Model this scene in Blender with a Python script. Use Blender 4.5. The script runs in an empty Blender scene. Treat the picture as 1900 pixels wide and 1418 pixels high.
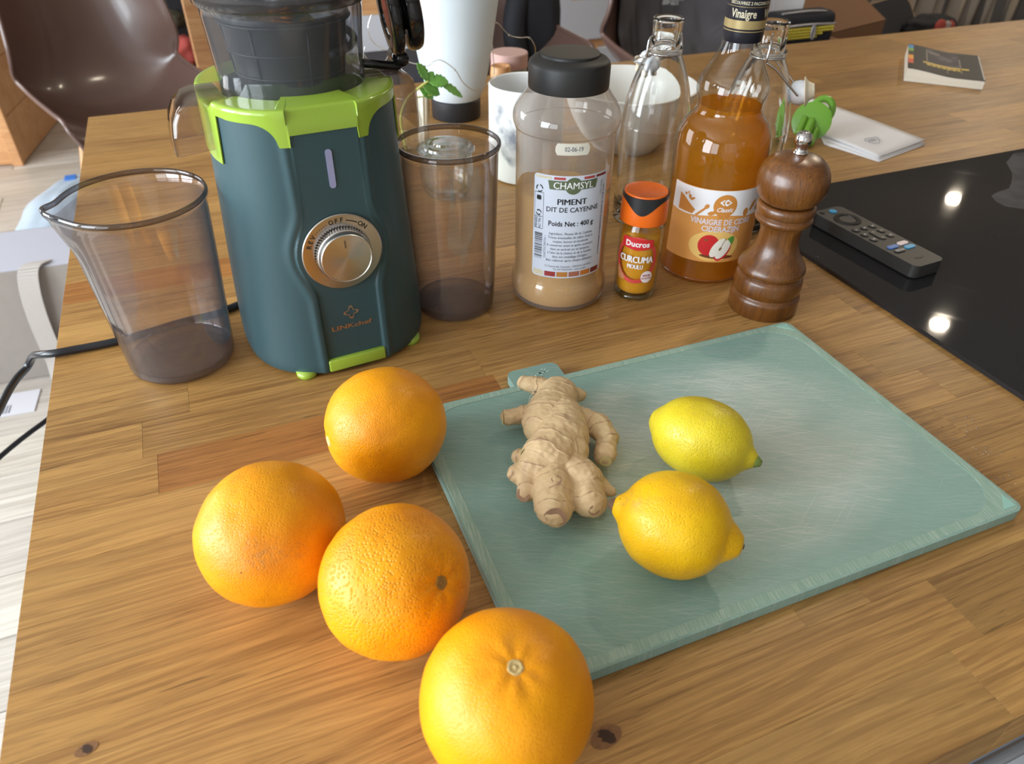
import bpy, bmesh, math, random
import numpy as np
from mathutils import Vector, Matrix, noise, Euler
random.seed(7)
S = bpy.context.scene
COL = S.collection
PI = math.pi
def sr(r, g, b, a=1.0):
    f = lambda c: (c/255/12.92) if c/255 <= .04045 else ((c/255+.055)/1.055)**2.4
    return (f(r), f(g), f(b), a)

# ------------------------------------------------------------------ camera
cd = bpy.data.cameras.new('camera'); cam = bpy.data.objects.new('camera', cd); COL.objects.link(cam)
cd.sensor_width = 36; cd.sensor_fit = 'HORIZONTAL'; cd.lens = 1362.377/1900*36
cd.clip_start = .02; cd.clip_end = 60
_r, _u, _f = Vector((.92485163, -.38022292, .00894399)), Vector((.22524334, .56652616, .79266231)), Vector((.30645538, .73108046, -.60959533))
M = Matrix((( _r.x, _u.x, -_f.x, 0), (_r.y, _u.y, -_f.y, 0), (_r.z, _u.z, -_f.z, .36), (0, 0, 0, 1)))
cam.matrix_world = M
S.camera = cam
cd.dof.use_dof = True; cd.dof.focus_distance = .55; cd.dof.aperture_fstop = 11.0

# ------------------------------------------------------------------ world, lights, exposure
W = bpy.data.worlds.new('world'); S.world = W; W.use_nodes = True
bg = W.node_tree.nodes['Background']; bg.inputs[0].default_value = (.86, .93, 1, 1); bg.inputs[1].default_value = .30
S.view_settings.view_transform = 'Standard'; S.view_settings.look = 'None'
S.view_settings.exposure = 0.0; S.view_settings.gamma = 1.0; S.view_settings.use_curve_mapping = False
S.cycles.transparent_max_bounces = 32; S.cycles.max_bounces = 12; S.cycles.transmission_bounces = 10
S.cycles.caustics_refractive = True; S.cycles.blur_glossy = .5; S.cycles.sample_clamp_indirect = 6
def area(name, loc, target, sx, sy, power, col):
    l = bpy.data.lights.new(name, 'AREA'); l.shape = 'RECTANGLE'; l.size = sx; l.size_y = sy; l.energy = power; l.color = col
    o = bpy.data.objects.new(name, l); COL.objects.link(o); o.location = loc
    o.rotation_euler = (Vector(target)-Vector(loc)).to_track_quat('-Z', 'Y').to_euler()
    return o
# daylight through the left-hand windows of the room (three panes) and the window behind the camera
for k, (wx, wy, we) in enumerate(((-2.45, -1.55, 26), (-2.45, -.35, 66), (-2.45, .85, 92))):
    area('window_daylight', (wx, wy, .62), (0, wy*.4+.15, .25), 1.0, 1.5, we, (.84, .93, 1.0))
area('window_daylight_rear', (-.5, -2.35, .75), (.1, .2, 0), 1.4, 1.2, 3, (.92, .96, 1.0))
area('window_daylight_far', (-2.4, 3.0, .5), (-.6, 2.9, -.9), 1.6, 1.8, 62, (.95, .98, 1.0))
# recessed ceiling spots of the room
SPOTS = ((4.378, 3.07), (3.08, 1.98), (2.77, 5.2), (1.35, 1.0))
for (sx_, sy_) in SPOTS:
    l = bpy.data.lights.new('ceiling_spot', 'AREA'); l.shape = 'DISK'; l.size = .07; l.energy = 5 if sx_ < 2.5 else 13; l.color = (1, .86, .66)
    o = bpy.data.objects.new('ceiling_spot', l); COL.objects.link(o); o.location = (sx_, sy_, 1.585)

# ------------------------------------------------------------------ node / material helpers
class NT:
    def __init__(s, name):
        s.m = bpy.data.materials.new(name); s.m.use_nodes = True; s.t = s.m.node_tree; s.t.nodes.clear()
        s.out = s.n('ShaderNodeOutputMaterial')
    def n(s, ty, _in=None, **kw):
        nd = s.t.nodes.new(ty)
        for k, v in kw.items(): setattr(nd, k, v)
        for k, v in (_in or {}).items(): s.set(nd, k, v)
        return nd
    def set(s, nd, k, v):
        i = nd.inputs[k]
        if isinstance(v, bpy.types.NodeSocket): s.t.links.new(v, i)
        elif isinstance(v, bpy.types.Node): s.t.links.new(v.outputs[0], i)
        else: i.default_value = v
    def surf(s, nd): s.t.links.new(nd.outputs[0], s.out.inputs[0]); return s.m
    def math(s, op, a, b=0.0, clamp=False):
        nd = s.n('ShaderNodeMath', operation=op, use_clamp=clamp); s.set(nd, 0, a); s.set(nd, 1, b); return nd.outputs[0]
    def mix(s, f, a, b, mode='MIX'):
        nd = s.n('ShaderNodeMix', data_type='RGBA', blend_type=mode); s.set(nd, 0, f); s.set(nd, 6, a); s.set(nd, 7, b); return nd.outputs[2]
    def ramp(s, f, stops):
        nd = s.n('ShaderNodeValToRGB'); e = nd.color_ramp.elements
        while len(e) < len(stops): e.new(.5)
        for el, (p, c) in zip(e, stops): el.position = p; el.color = c if len(c) == 4 else (*c, 1)
        s.set(nd, 0, f); return nd.outputs[0]
    def noise(s, vec, scale, detail=3, rough=.5, dist=0.0):
        nd = s.n('ShaderNodeTexNoise', {'Scale': scale, 'Detail': detail, 'Roughness': rough, 'Distortion': dist})
        if vec is not None: s.set(nd, 'Vector', vec)
        return nd.outputs[0]
    def mapv(s, vec, loc=(0, 0, 0), rot=(0, 0, 0), scale=(1, 1, 1)):
        nd = s.n('ShaderNodeMapping', {'Vector': vec, 'Location': loc, 'Rotation': rot, 'Scale': scale}); return nd.outputs[0]
    def rs(s, vec, rot, scale, loc=(0, 0, 0)): return s.mapv(s.mapv(vec, rot=rot, loc=loc), scale=scale)
    def obj(s): return s.n('ShaderNodeTexCoord').outputs['Object']
    def pos(s): return s.n('ShaderNodeNewGeometry').outputs['Position']
    def bump(s, h, strength=.3, dist=.001, nrm=None):
        nd = s.n('ShaderNodeBump', {'Strength': strength, 'Distance': dist, 'Height': h})
        if nrm is not None: s.set(nd, 'Normal', nrm)
        return nd.outputs[0]
    def pbr(s, col, rough=.5, metal=0.0, **kw):
        d = {'Base Color': col, 'Roughness': rough, 'Metallic': metal}; d.update({k.replace('_', ' '): v for k, v in kw.items()})
        return s.n('ShaderNodeBsdfPrincipled', d)
_MC = {}
def mat(name, col, rough=.5, metal=0.0, var=0.0, vscale=40, bump=0.0, bscale=200, **kw):
    """plain surface with a little procedural variation"""
    if name in _MC: return _MC[name]
    n = NT(name); c = col
    o = n.obj()
    if var: c = n.mix(n.noise(o, vscale, 4), tuple(x*(1-var) for x in col[:3])+(1,), tuple(min(1, x*(1+var)) for x in col[:3])+(1,))
    d = dict(kw)
    if bump: d['Normal'] = n.bump(n.noise(o, bscale, 3), bump, .001)
    _MC[name] = n.surf(n.pbr(c, rough, metal, **d)); return _MC[name]
def thin(name, tint, edge, rough=.02, spec=.045, power=2.0, haze=0.0, hazecol=(1, 1, 1, 1)):
    """thin clear plastic or glass wall: light passes straight through, tinted more where the wall is seen edge-on, plus a surface reflection"""
    n = NT(name)
    f = n.n('ShaderNodeLayerWeight', {'Blend': .5}).outputs['Facing']
    col = n.mix(n.math('POWER', f, power), tint, edge)
    tr = n.n('ShaderNodeBsdfTransparent', {'Color': col})
    base = tr
    if haze: base = n.n('ShaderNodeMixShader', {0: haze, 1: tr, 2: n.n('ShaderNodeBsdfDiffuse', {'Color': hazecol})})
    gl = n.n('ShaderNodeBsdfGlossy', {'Color': (1, 1, 1, 1), 'Roughness': rough})
    fr = n.math('ADD', n.math('MULTIPLY', n.math('POWER', f, 4.0), .75), spec, True)
    return n.surf(n.n('ShaderNodeMixShader', {0: fr, 1: base, 2: gl}))
def glass(name, col=(1, 1, 1, 1), ior=1.45, rough=0.0):
    n = NT(name); return n.surf(n.pbr(col, rough, 0, Transmission_Weight=1.0, IOR=ior))

# ------------------------------------------------------------------ mesh helpers
def new_obj(name, bm, m=None, parent=None, smooth=True, loc=None, angle=None):
    me = bpy.data.meshes.new(name); bm.normal_update(); bm.to_mesh(me); bm.free()
    if smooth:
        for p in me.polygons: p.use_smooth = True
        if angle is not None: me.set_sharp_from_angle(angle=math.radians(angle))
    for mm in (m if isinstance(m, (list, tuple)) else [m]):
        if mm: me.materials.append(mm)
    o = bpy.data.objects.new(name, me); COL.objects.link(o)
    if parent: o.parent = parent
    if loc is not None: o.location = loc
    return o
def empty(name, label, cat, loc=(0, 0, 0), rz=0.0, group=None):
    o = bpy.data.objects.new(name, None); COL.objects.link(o); o.empty_display_size = .02
    o.location = loc; o.rotation_euler = (0, 0, rz); return tag(o, label, cat, group)
def tag(o, label, cat, group=None):
    o['label'] = label; o['category'] = cat
    if group: o['group'] = group
    return o
def cr(pts, n=6, closed=False):
    """Catmull-Rom through points of any dimension"""
    P = [np.array(p, float) for p in pts]; out = []; L = len(P)
    rng = range(L if closed else L-1)
    for i in rng:
        if closed: a, b, c, d = P[i-1], P[i], P[(i+1) % L], P[(i+2) % L]
        else: a, b, c, d = P[max(i-1, 0)], P[i], P[i+1], P[min(i+2, L-1)]
        for k in range(n):
            t = k/n
            out.append(tuple(.5*((2*b)+(c-a)*t+(2*a-5*b+4*c-d)*t*t+(3*b-a-3*c+d)*t**3)))
    if not closed: out.append(tuple(P[-1]))
    return out
def lathe(prof, seg=64, bm=None, fn=None, z0=0.0, c=(0, 0)):
    bm = bm or bmesh.new(); rings = []
    for (r, z) in prof:
        if abs(r) < 1e-6: rings.append([bm.verts.new((c[0], c[1], z+z0))])
        else:
            ring = []
            for k in range(seg):
                a = 2*PI*k/seg; x, y, zz = r*math.cos(a), r*math.sin(a), z
                if fn: x, y, zz = fn(a, r, z)
                ring.append(bm.verts.new((x+c[0], y+c[1], zz+z0)))
            rings.append(ring)
    for A, B in zip(rings, rings[1:]):
        for k in range(seg):
            k2 = (k+1) % seg
            if len(A) == 1 and len(B) == 1: break
            if len(A) == 1: f = (A[0], B[k2], B[k])
            elif len(B) == 1: f = (A[k], A[k2], B[0])
            else: f = (A[k], A[k2], B[k2], B[k])
            try: bm.faces.new(f)
            except ValueError: pass
    return bm
def tube(pts, r, seg=8, bm=None, closed=False, cap=True, radii=None):
    bm = bm or bmesh.new(); P = [Vector(p) for p in pts]; L = len(P); rings = []
    up = None
    for i, p in enumerate(P):
        t = (P[(i+1) % L]-P[i-1]) if closed else (P[min(i+1, L-1)]-P[max(i-1, 0)])
        t.normalize()
        if up is None:
            up = t.orthogonal().normalized()
        up = (up - t*up.dot(t)).normalized(); s = t.cross(up)
        rr = radii[i] if radii else r
        rings.append([bm.verts.new(p+(up*math.cos(2*PI*k/seg)+s*math.sin(2*PI*k/seg))*rr) for k in range(seg)])
    for i in range(L if closed else L-1):
        A, B = rings[i], rings[(i+1) % L]
        for k in range(seg): bm.faces.new((A[k], A[(k+1) % seg], B[(k+1) % seg], B[k]))
    if cap and not closed: bm.faces.new(rings[0][::-1]); bm.faces.new(rings[-1])
    return bm
def box(x0, x1, y0, y1, z0, z1, bev=0.0, seg=1, bm=None, M=None):
    b = bmesh.new(); bmesh.ops.create_cube(b, size=1)
    for v in b.verts: v.co = Vector((x0+(v.co.x+.5)*(x1-x0), y0+(v.co.y+.5)*(y1-y0), z0+(v.co.z+.5)*(z1-z0)))
    if bev: bmesh.ops.bevel(b, geom=b.edges[:], offset=bev, segments=seg, affect='EDGES', profile=.5)
    if M is not None: bmesh.ops.transform(b, matrix=M, verts=b.verts)
    if bm is None: return b
    return merge(bm, b)
def merge(bm, b, M=None):
    if M is not None: bmesh.ops.transform(b, matrix=M, verts=b.verts)
    mp = {v: bm.verts.new(v.co) for v in b.verts}
    for f in b.faces:
        try: bm.faces.new([mp[v] for v in f.verts])
        except ValueError: pass
    b.free(); return bm
def prism(poly, z0, z1, bev=0.0, seg=2, bm=None, top_only=False):
    b = bmesh.new(); n = len(poly)
    lo = [b.verts.new((x, y, z0)) for x, y in poly]; hi = [b.verts.new((x, y, z1)) for x, y in poly]
    b.faces.new(lo[::-1]); tf = b.faces.new(hi)
    for k in range(n): b.faces.new((lo[k], lo[(k+1) % n], hi[(k+1) % n], hi[k]))
    bmesh.ops.recalc_face_normals(b, faces=b.faces[:])
    if bev:
        es = [e for e in b.edges if (all(v.co.z == z1 for v in e.verts) or (not top_only and all(v.co.z == z0 for v in e.verts)))]
        bmesh.ops.bevel(b, geom=es, offset=bev, segments=seg, affect='EDGES', profile=.5)
    return merge(bm, b) if bm is not None else b
def rrect(x0, x1, y0, y1, r, n=6):
    out = []
    for cx, cy, a0 in ((x1-r, y0+r, -90), (x1-r, y1-r, 0), (x0+r, y1-r, 90), (x0+r, y0+r, 180)):
        for k in range(n+1):
            a = math.radians(a0+90*k/n); out.append((cx+r*math.cos(a), cy+r*math.sin(a)))
    return out
def ell(cx, cy, rx, ry, n=32, rot=0.0):
    return [(cx+rx*math.cos(2*PI*k/n)*math.cos(rot)-ry*math.sin(2*PI*k/n)*math.sin(rot), cy+rx*math.cos(2*PI*k/n)*math.sin(rot)+ry*math.sin(2*PI*k/n)*math.cos(rot)) for k in range(n)]
def flat(polys, bm=None):
    """flat 2-D polygons (x, y) in one bmesh"""
    bm = bm or bmesh.new()
    for p in polys:
        try: bm.faces.new([bm.verts.new((x, y, 0)) for x, y in p])
        except ValueError: pass
    return bm
def text2d(s, size, bold=0.0, xs=1.0, align='CENTER', shear=0.0, at=(0, 0), rot=0.0, bm=None, space=1.0):
    if bold and 'M' in s:                    # the built-in M breaks when fattened: print it twice, a hair apart
        out = bmesh.new() if bm is None else bm
        for dx in (-bold, bold): merge(out, text2d(s, size, 0, xs, align, shear, (at[0]+dx*math.cos(rot), at[1]+dx*math.sin(rot)), rot, None, space))
        return out
    cu = bpy.data.curves.new('t', 'FONT'); cu.body = s; cu.size = size; cu.offset = bold; cu.align_x = align; cu.align_y = 'CENTER'; cu.shear = shear; cu.space_character = space
    cu.resolution_u = 2
    o = bpy.data.objects.new('t', cu); COL.objects.link(o)
    dg = bpy.context.evaluated_depsgraph_get(); me = o.evaluated_get(dg).to_mesh()
    b = bmesh.new(); b.from_mesh(me); o.evaluated_get(dg).to_mesh_clear()
    bpy.data.objects.remove(o); bpy.data.curves.remove(cu)
    for v in b.verts:
        x, y = v.co.x*xs, v.co.y
        v.co = Vector((at[0]+x*math.cos(rot)-y*math.sin(rot), at[1]+x*math.sin(rot)+y*math.cos(rot), 0))
    if bm is None: return b
    return merge(bm, b)
def wrap(bm, R, ang, step=.003, zc=0.0, Rf=None):
    """bend a flat (s, t) drawing round a vertical cylinder of radius R, centred at angle ang (degrees)"""
    xs = [v.co.x for v in bm.verts]
    if not xs: return bm
    s = math.floor(min(xs)/step)*step
    while s < max(xs):
        bmesh.ops.bisect_plane(bm, geom=bm.verts[:]+bm.edges[:]+bm.faces[:], dist=1e-7, plane_co=(s, 0, 0), plane_no=(1, 0, 0)); s += step
    a0 = math.radians(ang)
    for v in bm.verts:
        rr = Rf(v.co.y+zc) if Rf else R
        a = a0+v.co.x/R; v.co = Vector((rr*math.cos(a), rr*math.sin(a), v.co.y+zc))
    bmesh.ops.recalc_face_normals(bm, faces=bm.faces[:])
    for f in bm.faces:
        c = f.calc_center_median()
        if f.normal.x*c.x+f.normal.y*c.y < 0: f.normal_flip()
    return bm
def evaluated(bm, mods):
    """mesh with modifiers applied, returned as bmesh"""
    me = bpy.data.meshes.new('tmp'); bm.to_mesh(me); bm.free(); o = bpy.data.objects.new('tmp', me); COL.objects.link(o)
    for ty, kw in mods:
        md = o.modifiers.new(ty, ty)
        for k, v in kw.items(): setattr(md, k, v)
    dg = bpy.context.evaluated_depsgraph_get(); e = o.evaluated_get(dg); m2 = e.to_mesh(); b = bmesh.new(); b.from_mesh(m2); e.to_mesh_clear()
    bpy.data.objects.remove(o); bpy.data.meshes.remove(me); return b
def sm(a, b, x):
    t = min(1, max(0, (x-a)/(b-a))); return t*t*(3-2*t)

# ------------------------------------------------------------------ materials
def wood_mat(name, base, dark, light, scale=1.0, axis='X', rough=.42, tint=True, coat=.0, pores=True, spec=.5):
    n = NT(name)
    p = n.pos() if tint else n.obj()
    info = n.n('ShaderNodeObjectInfo')
    off = n.n('ShaderNodeCombineXYZ', {0: n.math('MULTIPLY', info.outputs['Random'], 7.3), 1: n.math('MULTIPLY', info.outputs['Random'], 3.1), 2: n.math('MULTIPLY', info.outputs['Random'], 1.7)})
    v = n.n('ShaderNodeVectorMath', {0: p, 1: off}, operation='ADD').outputs[0]
    if axis == 'Y': v = n.mapv(v, rot=(0, 0, PI/2))
    if axis == 'Z': v = n.mapv(v, rot=(0, PI/2, 0))
    warp = n.noise(n.mapv(v, scale=(3*scale, 14*scale, 14*scale)), 1.0, 2)
    vw = n.n('ShaderNodeVectorMath', {0: v, 1: n.n('ShaderNodeCombineXYZ', {1: n.math('MULTIPLY', warp, .022/scale), 2: n.math('MULTIPLY', warp, .01/scale)})}, operation='ADD').outputs[0]
    g1 = n.noise(n.mapv(vw, scale=(2.2*scale, 95*scale, 60*scale)), 1.0, 3, .6)
    g2 = n.noise(n.mapv(vw, scale=(22*scale, 800*scale, 500*scale)), 1.0, 3, .65)
    g3 = n.noise(n.mapv(v, scale=(4*scale, 22*scale, 22*scale)), 1.0, 2)
    c = n.ramp(g1, [(.25, dark), (.44, base), (.58, base), (.74, light)])
    g4 = n.noise(n.mapv(vw, scale=(13*scale, 380*scale, 240*scale)), 1.0, 3, .55)
    c = n.mix(n.math('MULTIPLY', n.ramp(g4, [(.42, (1, 1, 1)), (.55, (0, 0, 0))]), .62), c, n.mix(.8, c, dark))
    c = n.mix(n.math('MULTIPLY', n.ramp(g2, [(.40, (0, 0, 0)), (.60, (1, 1, 1))]), .60), c, n.mix(.62, c, dark))
    c = n.mix(n.ramp(g3, [(.35, (0, 0, 0)), (.7, (1, 1, 1))]), c, n.mix(.35, c, light))
    h = n.math('ADD', n.math('MULTIPLY', g2, .5), n.math('MULTIPLY', g1, .5))
    if pores:
        dash = n.noise(n.mapv(vw, scale=(34*scale, 700*scale, 400*scale)), 1.0, 1)
        dm = n.ramp(dash, [(.63, (0, 0, 0)), (.69, (1, 1, 1))])
        patch = n.ramp(n.noise(n.mapv(v, scale=(6*scale, 30*scale, 30*scale)), 1.0, 1), [(.4, (.1, .1, .1)), (.65, (1, 1, 1))])
        dm = n.math('MULTIPLY', dm, patch)
        c = n.mix(n.math('MULTIPLY', dm, .7), c, n.mix(.75, c, tuple(x*.25 for x in dark[:3])+(1,)))
        h = n.math('SUBTRACT', h, n.math('MULTIPLY', dm, .8))
    if tint: c = n.mix(1.0, c, info.outputs['Color'], 'MULTIPLY')
    return n.surf(n.pbr(c, n.math('ADD', n.math('MULTIPLY', g2, .18), rough-.09), 0, Normal=n.bump(h, .22, .0012), Coat_Weight=coat, Coat_Roughness=.25, Specular_IOR_Level=spec))
OAK = wood_mat('oak', (.455, .242, .072, 1), (.185, .080, .022, 1), (.58, .340, .110, 1), coat=.04, spec=.32)
PINE = wood_mat('pine', sr(214, 160, 108), sr(180, 120, 74), sr(232, 190, 140), scale=.6, tint=False, pores=False)
WALNUT = wood_mat('stained_wood', (.155, .053, .009, 1), (.060, .018, .004, 1), (.26, .100, .020, 1), scale=1.6, axis='Z', rough=.32, tint=False, coat=.5)
FLOORM = wood_mat('pale_laminate', sr(196, 188, 178), sr(150, 140, 128), sr(216, 210, 202), scale=.35, rough=.4, tint=True, pores=False)

def peel(name, c1, c2, pore=420, blotch=None, green=None, rough=.40, bump=.45, speck=.0):
    n = NT(name); o = n.obj()
    big = n.noise(o, 26, 3)
    c = n.mix(n.ramp(big, [(.35, (0, 0, 0)), (.68, (1, 1, 1))]), c1, c2)
    if green is not None:
        c = n.mix(n.ramp(n.n('ShaderNodeSeparateXYZ', {0: n.mapv(o, rot=(0, 0, 0))}).outputs[0], [(.48, (0, 0, 0)), (.54, (1, 1, 1))]), c, green)
    vo = n.n('ShaderNodeTexVoronoi', {'Vector': o, 'Scale': pore, 'Randomness': .9}, feature='F1').outputs['Distance']
    dots = n.ramp(vo, [(.04, (1, 1, 1)), (.46, (0, 0, 0))])
    c = n.mix(n.math('MULTIPLY', dots, .22), c, tuple(x*.74 for x in c2[:3])+(1,))
    if blotch is not None:
        bl = n.math('MULTIPLY', n.ramp(n.noise(o, 20, 2), [(.64, (0, 0, 0)), (.74, (1, 1, 1))]), n.ramp(n.noise(o, 330, 4, .7), [(.46, (0, 0, 0)), (.60, (1, 1, 1))]))
        c = n.mix(n.math('MULTIPLY', bl, .75), c, blotch)
    if speck:
        v2 = n.n('ShaderNodeTexVoronoi', {'Vector': o, 'Scale': 130, 'Randomness': 1.0}, feature='F1').outputs['Distance']
        sp = n.math('MULTIPLY', n.ramp(v2, [(.05, (1, 1, 1)), (.085, (0, 0, 0))]), n.ramp(n.noise(o, 24, 1), [(.5, (0, 0, 0)), (.6, (1, 1, 1))]))
        c = n.mix(n.math('MULTIPLY', sp, speck), c, (.06, .03, .005, 1))
    hh = n.math('ADD', n.math('MULTIPLY', n.math('SUBTRACT', 1.0, dots), .8), n.math('MULTIPLY', n.noise(o, pore*.30, 2), .40))
    return n.surf(n.pbr(c, rough, 0, Normal=n.bump(hh, bump, .0011), Subsurface_Weight=.08, Subsurface_Radius=(.6, .25, .05), Subsurface_Scale=.003, Specular_IOR_Level=.42))
PEEL = [peel('orange_peel', (.90, .37, .001, 1), (.80, .28, .001, 1), 820, (.42, .20, .05, 1), speck=.5, bump=.34),
        peel('orange_peel_rough', (.90, .36, .001, 1), (.78, .255, .001, 1), 780, (.50, .20, .03, 1), speck=.9, bump=.34),
        peel('orange_peel_coarse', (.91, .365, .001, 1), (.81, .275, .001, 1), 600, None, bump=.55),
        peel('orange_peel_smooth', (.91, .365, .001, 1), (.82, .285, .001, 1), 760, None, bump=.26)]
LEM = [peel('lemon_peel_pale', (.74, .60, .030, 1), (.62, .47, .012, 1), 700, (.45, .30, .05, 1), rough=.36, bump=.34),
       peel('lemon_peel_deep', (.82, .49, .004, 1), (.74, .39, .003, 1), 720, (.40, .23, .04, 1), rough=.36, bump=.34, speck=.9)]
STALK = mat('dry_stalk', sr(150, 118, 60), .8, var=.4, vscale=600, bump=.5, bscale=900)
STALKP = mat('pale_stalk', sr(206, 180, 122), .75, var=.3, vscale=700, bump=.4, bscale=900)
STALKG = mat('green_stalk', sr(120, 138, 62), .7, var=.3, vscale=600)
STALKD = mat('dark_stalk', sr(96, 72, 50), .85, var=.5, vscale=500)
TEAL = mat('teal_plastic', sr(46, 74, 80), .42, var=.03, vscale=300, bump=.05, bscale=2500)
PANEL = mat('teal_panel', sr(46, 68, 74), .46, var=.03, vscale=300)
GREEN = mat('lime_plastic', sr(150, 180, 62), .20, Coat_Weight=.4, Coat_Roughness=.08)
SMOKE = thin('smoky_plastic', (.915, .895, .90, 1), (.16, .155, .175, 1), .04, spec=.065, power=2.5, haze=.035, hazecol=(.50, .48, .54, 1))  # the lavender haze paints a greyish-lilac reflection into the plastic
SMOKEB = thin('smoky_base', (.70, .66, .66, 1), (.30, .28, .28, 1), .05, haze=.06, hazecol=(.4, .4, .42, 1))
BOWL = thin('smoky_bowl', (.60, .60, .62, 1), (.10, .10, .11, 1), .06, spec=.07, power=2.2, haze=.10, hazecol=(.35, .38, .42, 1))
CLEARP = thin('clear_spout', (.90, .87, .86, 1), (.40, .38, .38, 1), .03, power=2.5)
FILTER = mat('filter_dark', (.032, .036, .042, 1), .45)
FLAPM = mat('black_gloss', (.010, .010, .011, 1), .06)
BLACK = mat('black_plastic', (.016, .017, .020, 1), .40, bump=.05, bscale=2000)
BLACKD = mat('dusty_black_plastic', (.016, .016, .016, 1), .5, var=.35, vscale=70)
RUB = mat('black_cable', (.012, .013, .018, 1), .30)
CHROME = mat('chrome', (.72, .72, .74, 1), .09, 1.0)
WIRE = mat('bail_wire', (.62, .62, .63, 1), .18, 1.0)
def brushed(name, col, rough, axis):
    n = NT(name); tg = n.n('ShaderNodeTangent', direction_type='RADIAL', axis=axis)
    o = n.obj(); ln = n.n('ShaderNodeVectorMath', {0: n.mapv(o, scale=(1, 1, 0))}, operation='LENGTH').outputs['Value']
    st = n.noise(None, 1.0, 2); nd = st.node; nd.noise_dimensions = '1D'; n.set(nd, 'W', n.math('MULTIPLY', ln, 2600.0))
    return n.surf(n.pbr(n.mix(st, tuple(x*.82 for x in col[:3])+(1,), col), rough, 1.0, Anisotropic=.85, Tangent=tg.outputs[0], Normal=n.bump(st, .05, .0005)))
STEEL = brushed('brushed_steel', (.66, .64, .62, 1), .26, 'Z')
STEELR = brushed('satin_steel', (.56, .52, .48, 1), .24, 'Z')
DARKP = mat('dark_print', (.012, .011, .010, 1), .5)
ROSE = mat('rose_metal', (.66, .50, .43, 1), .30, 1.0)
LEDM = mat('white_lens', sr(150, 153, 190), .3)
GLASS = glass('clear_glass', (.985, .995, .99, 1), 1.47)
GLASSJ = thin('jar_glass', (.96, .97, .95, 1), (.50, .55, .50, 1), .02, spec=.05, power=3.5)
PETJ = thin('jar_plastic', (.95, .94, .93, 1), (.62, .56, .50, 1), .05, spec=.055, power=3.0, haze=.17, hazecol=(.62, .55, .50, 1))
VGLASS = thin('bottle_glass', (.95, .96, .95, 1), (.45, .48, .46, 1), .015, spec=.055, power=3.0)
def liquid(name, col, dens):
    n = NT(name); b = n.pbr((1, 1, 1, 1), 0.0, 0, Transmission_Weight=1.0, IOR=1.33); n.surf(b)
    ab = n.n('ShaderNodeVolumeAbsorption', {'Color': col, 'Density': dens}); n.t.links.new(ab.outputs[0], n.out.inputs[1]); return n.m
def cider_mat():
    n = NT('cider_vinegar'); f = n.n('ShaderNodeLayerWeight', {'Blend': .5}).outputs['Facing']
    col = n.mix(n.math('POWER', f, 2.0), (.95, .62, .16, 1), (.60, .26, .02, 1))
    rf = n.n('ShaderNodeBsdfTransparent', {'Color': col}); df = n.n('ShaderNodeBsdfDiffuse', {'Color': (.74, .36, .030, 1)}); tl = n.n('ShaderNodeBsdfTranslucent', {'Color': (.95, .55, .06, 1)})
    m1 = n.n('ShaderNodeMixShader', {0: .5, 1: df, 2: tl}); m2 = n.n('ShaderNodeMixShader', {0: .34, 1: rf, 2: m1})
    return n.surf(m2)
CIDER = cider_mat()
CAY = mat('cayenne_powder', sr(204, 160, 88), .9, var=.13, vscale=900, bump=.3, bscale=900)
TURM = mat('turmeric_powder', sr(214, 148, 16), .9, var=.12, vscale=500, bump=.3, bscale=700)
PAPER = mat('label_paper', sr(206, 213, 228), .55, var=.03, vscale=900)
WHITE = mat('white_print', sr(240, 240, 244), .5)
GREYP = mat('grey_print', sr(96, 100, 112), .6)
INK = mat('black_print', sr(22, 22, 26), .6)
MOSS = mat('moss_green_print', sr(92, 104, 76), .5)
REDP = mat('red_print', sr(206, 40, 44), .45)
REDB = mat('brick_print', sr(176, 70, 66), .5, var=.4, vscale=900)
MAROON = mat('maroon_print', sr(120, 44, 38), .5, var=.2, vscale=900)
ORP = mat('amber_print', sr(220, 154, 80), .45, var=.04, vscale=60)
ORD = mat('orange_print', sr(208, 138, 62), .45)
YEL = mat('pale_yellow_print', sr(240, 208, 130), .5)
GOLD = mat('gold_print', sr(172, 152, 104), .38, .35)
NAVY = mat('navy_sleeve', sr(20, 22, 34), .35)
ORCAP = mat('orange_cap', sr(236, 108, 24), .35)
LEAFP = mat('leaf_print', sr(86, 150, 58), .5)
SEEDS = mat('seed_print', sr(206, 198, 172), .6, var=.4, vscale=900)
SPICE1 = mat('pepper_print', sr(150, 50, 48), .6, var=.8, vscale=1200)
BLUEP = mat('blue_print', sr(66, 118, 196), .4)
SKYP = mat('sky_print', sr(58, 160, 212), .4)
PINKP = mat('pink_white_print', sr(232, 214, 218), .4)
CERAM = mat('white_ceramic', sr(226, 230, 238), .16)
CREAM = mat('cream_rubber', sr(226, 214, 190), .45)
MUGW = mat('white_stoneware', sr(222, 220, 214), .3)
POTW = mat('matt_white', sr(208, 218, 224), .5)
PINK = mat('pink_lacquer', sr(196, 160, 152), .5)
GREENR = mat('apple_green_plastic', sr(112, 166, 54), .28, Subsurface_Weight=.1, Subsurface_Radius=(.3, .6, .1), Subsurface_Scale=.003)
NAPK = mat('white_paper', sr(226, 224, 226), .7)
LEAF = mat('leaf_green', sr(96, 146, 58), .5, var=.3, vscale=200)
STEM = mat('stem_green', sr(176, 180, 96), .5)
SILV = mat('fairy_wire', (.75, .74, .70, 1), .25, 1.0)
BROWN = mat('brown_shell', sr(98, 74, 66), .33, var=.06, vscale=20, Coat_Weight=.5, Coat_Roughness=.12)
JACK = mat('grey_fabric', sr(80, 76, 78), .9, var=.1, vscale=30, bump=.2, bscale=600)
BLACKF = mat('black_fabric', sr(24, 24, 30), .8, bump=.3, bscale=300)
WHITEP = mat('white_panel', sr(200, 202, 210), .5)
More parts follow.
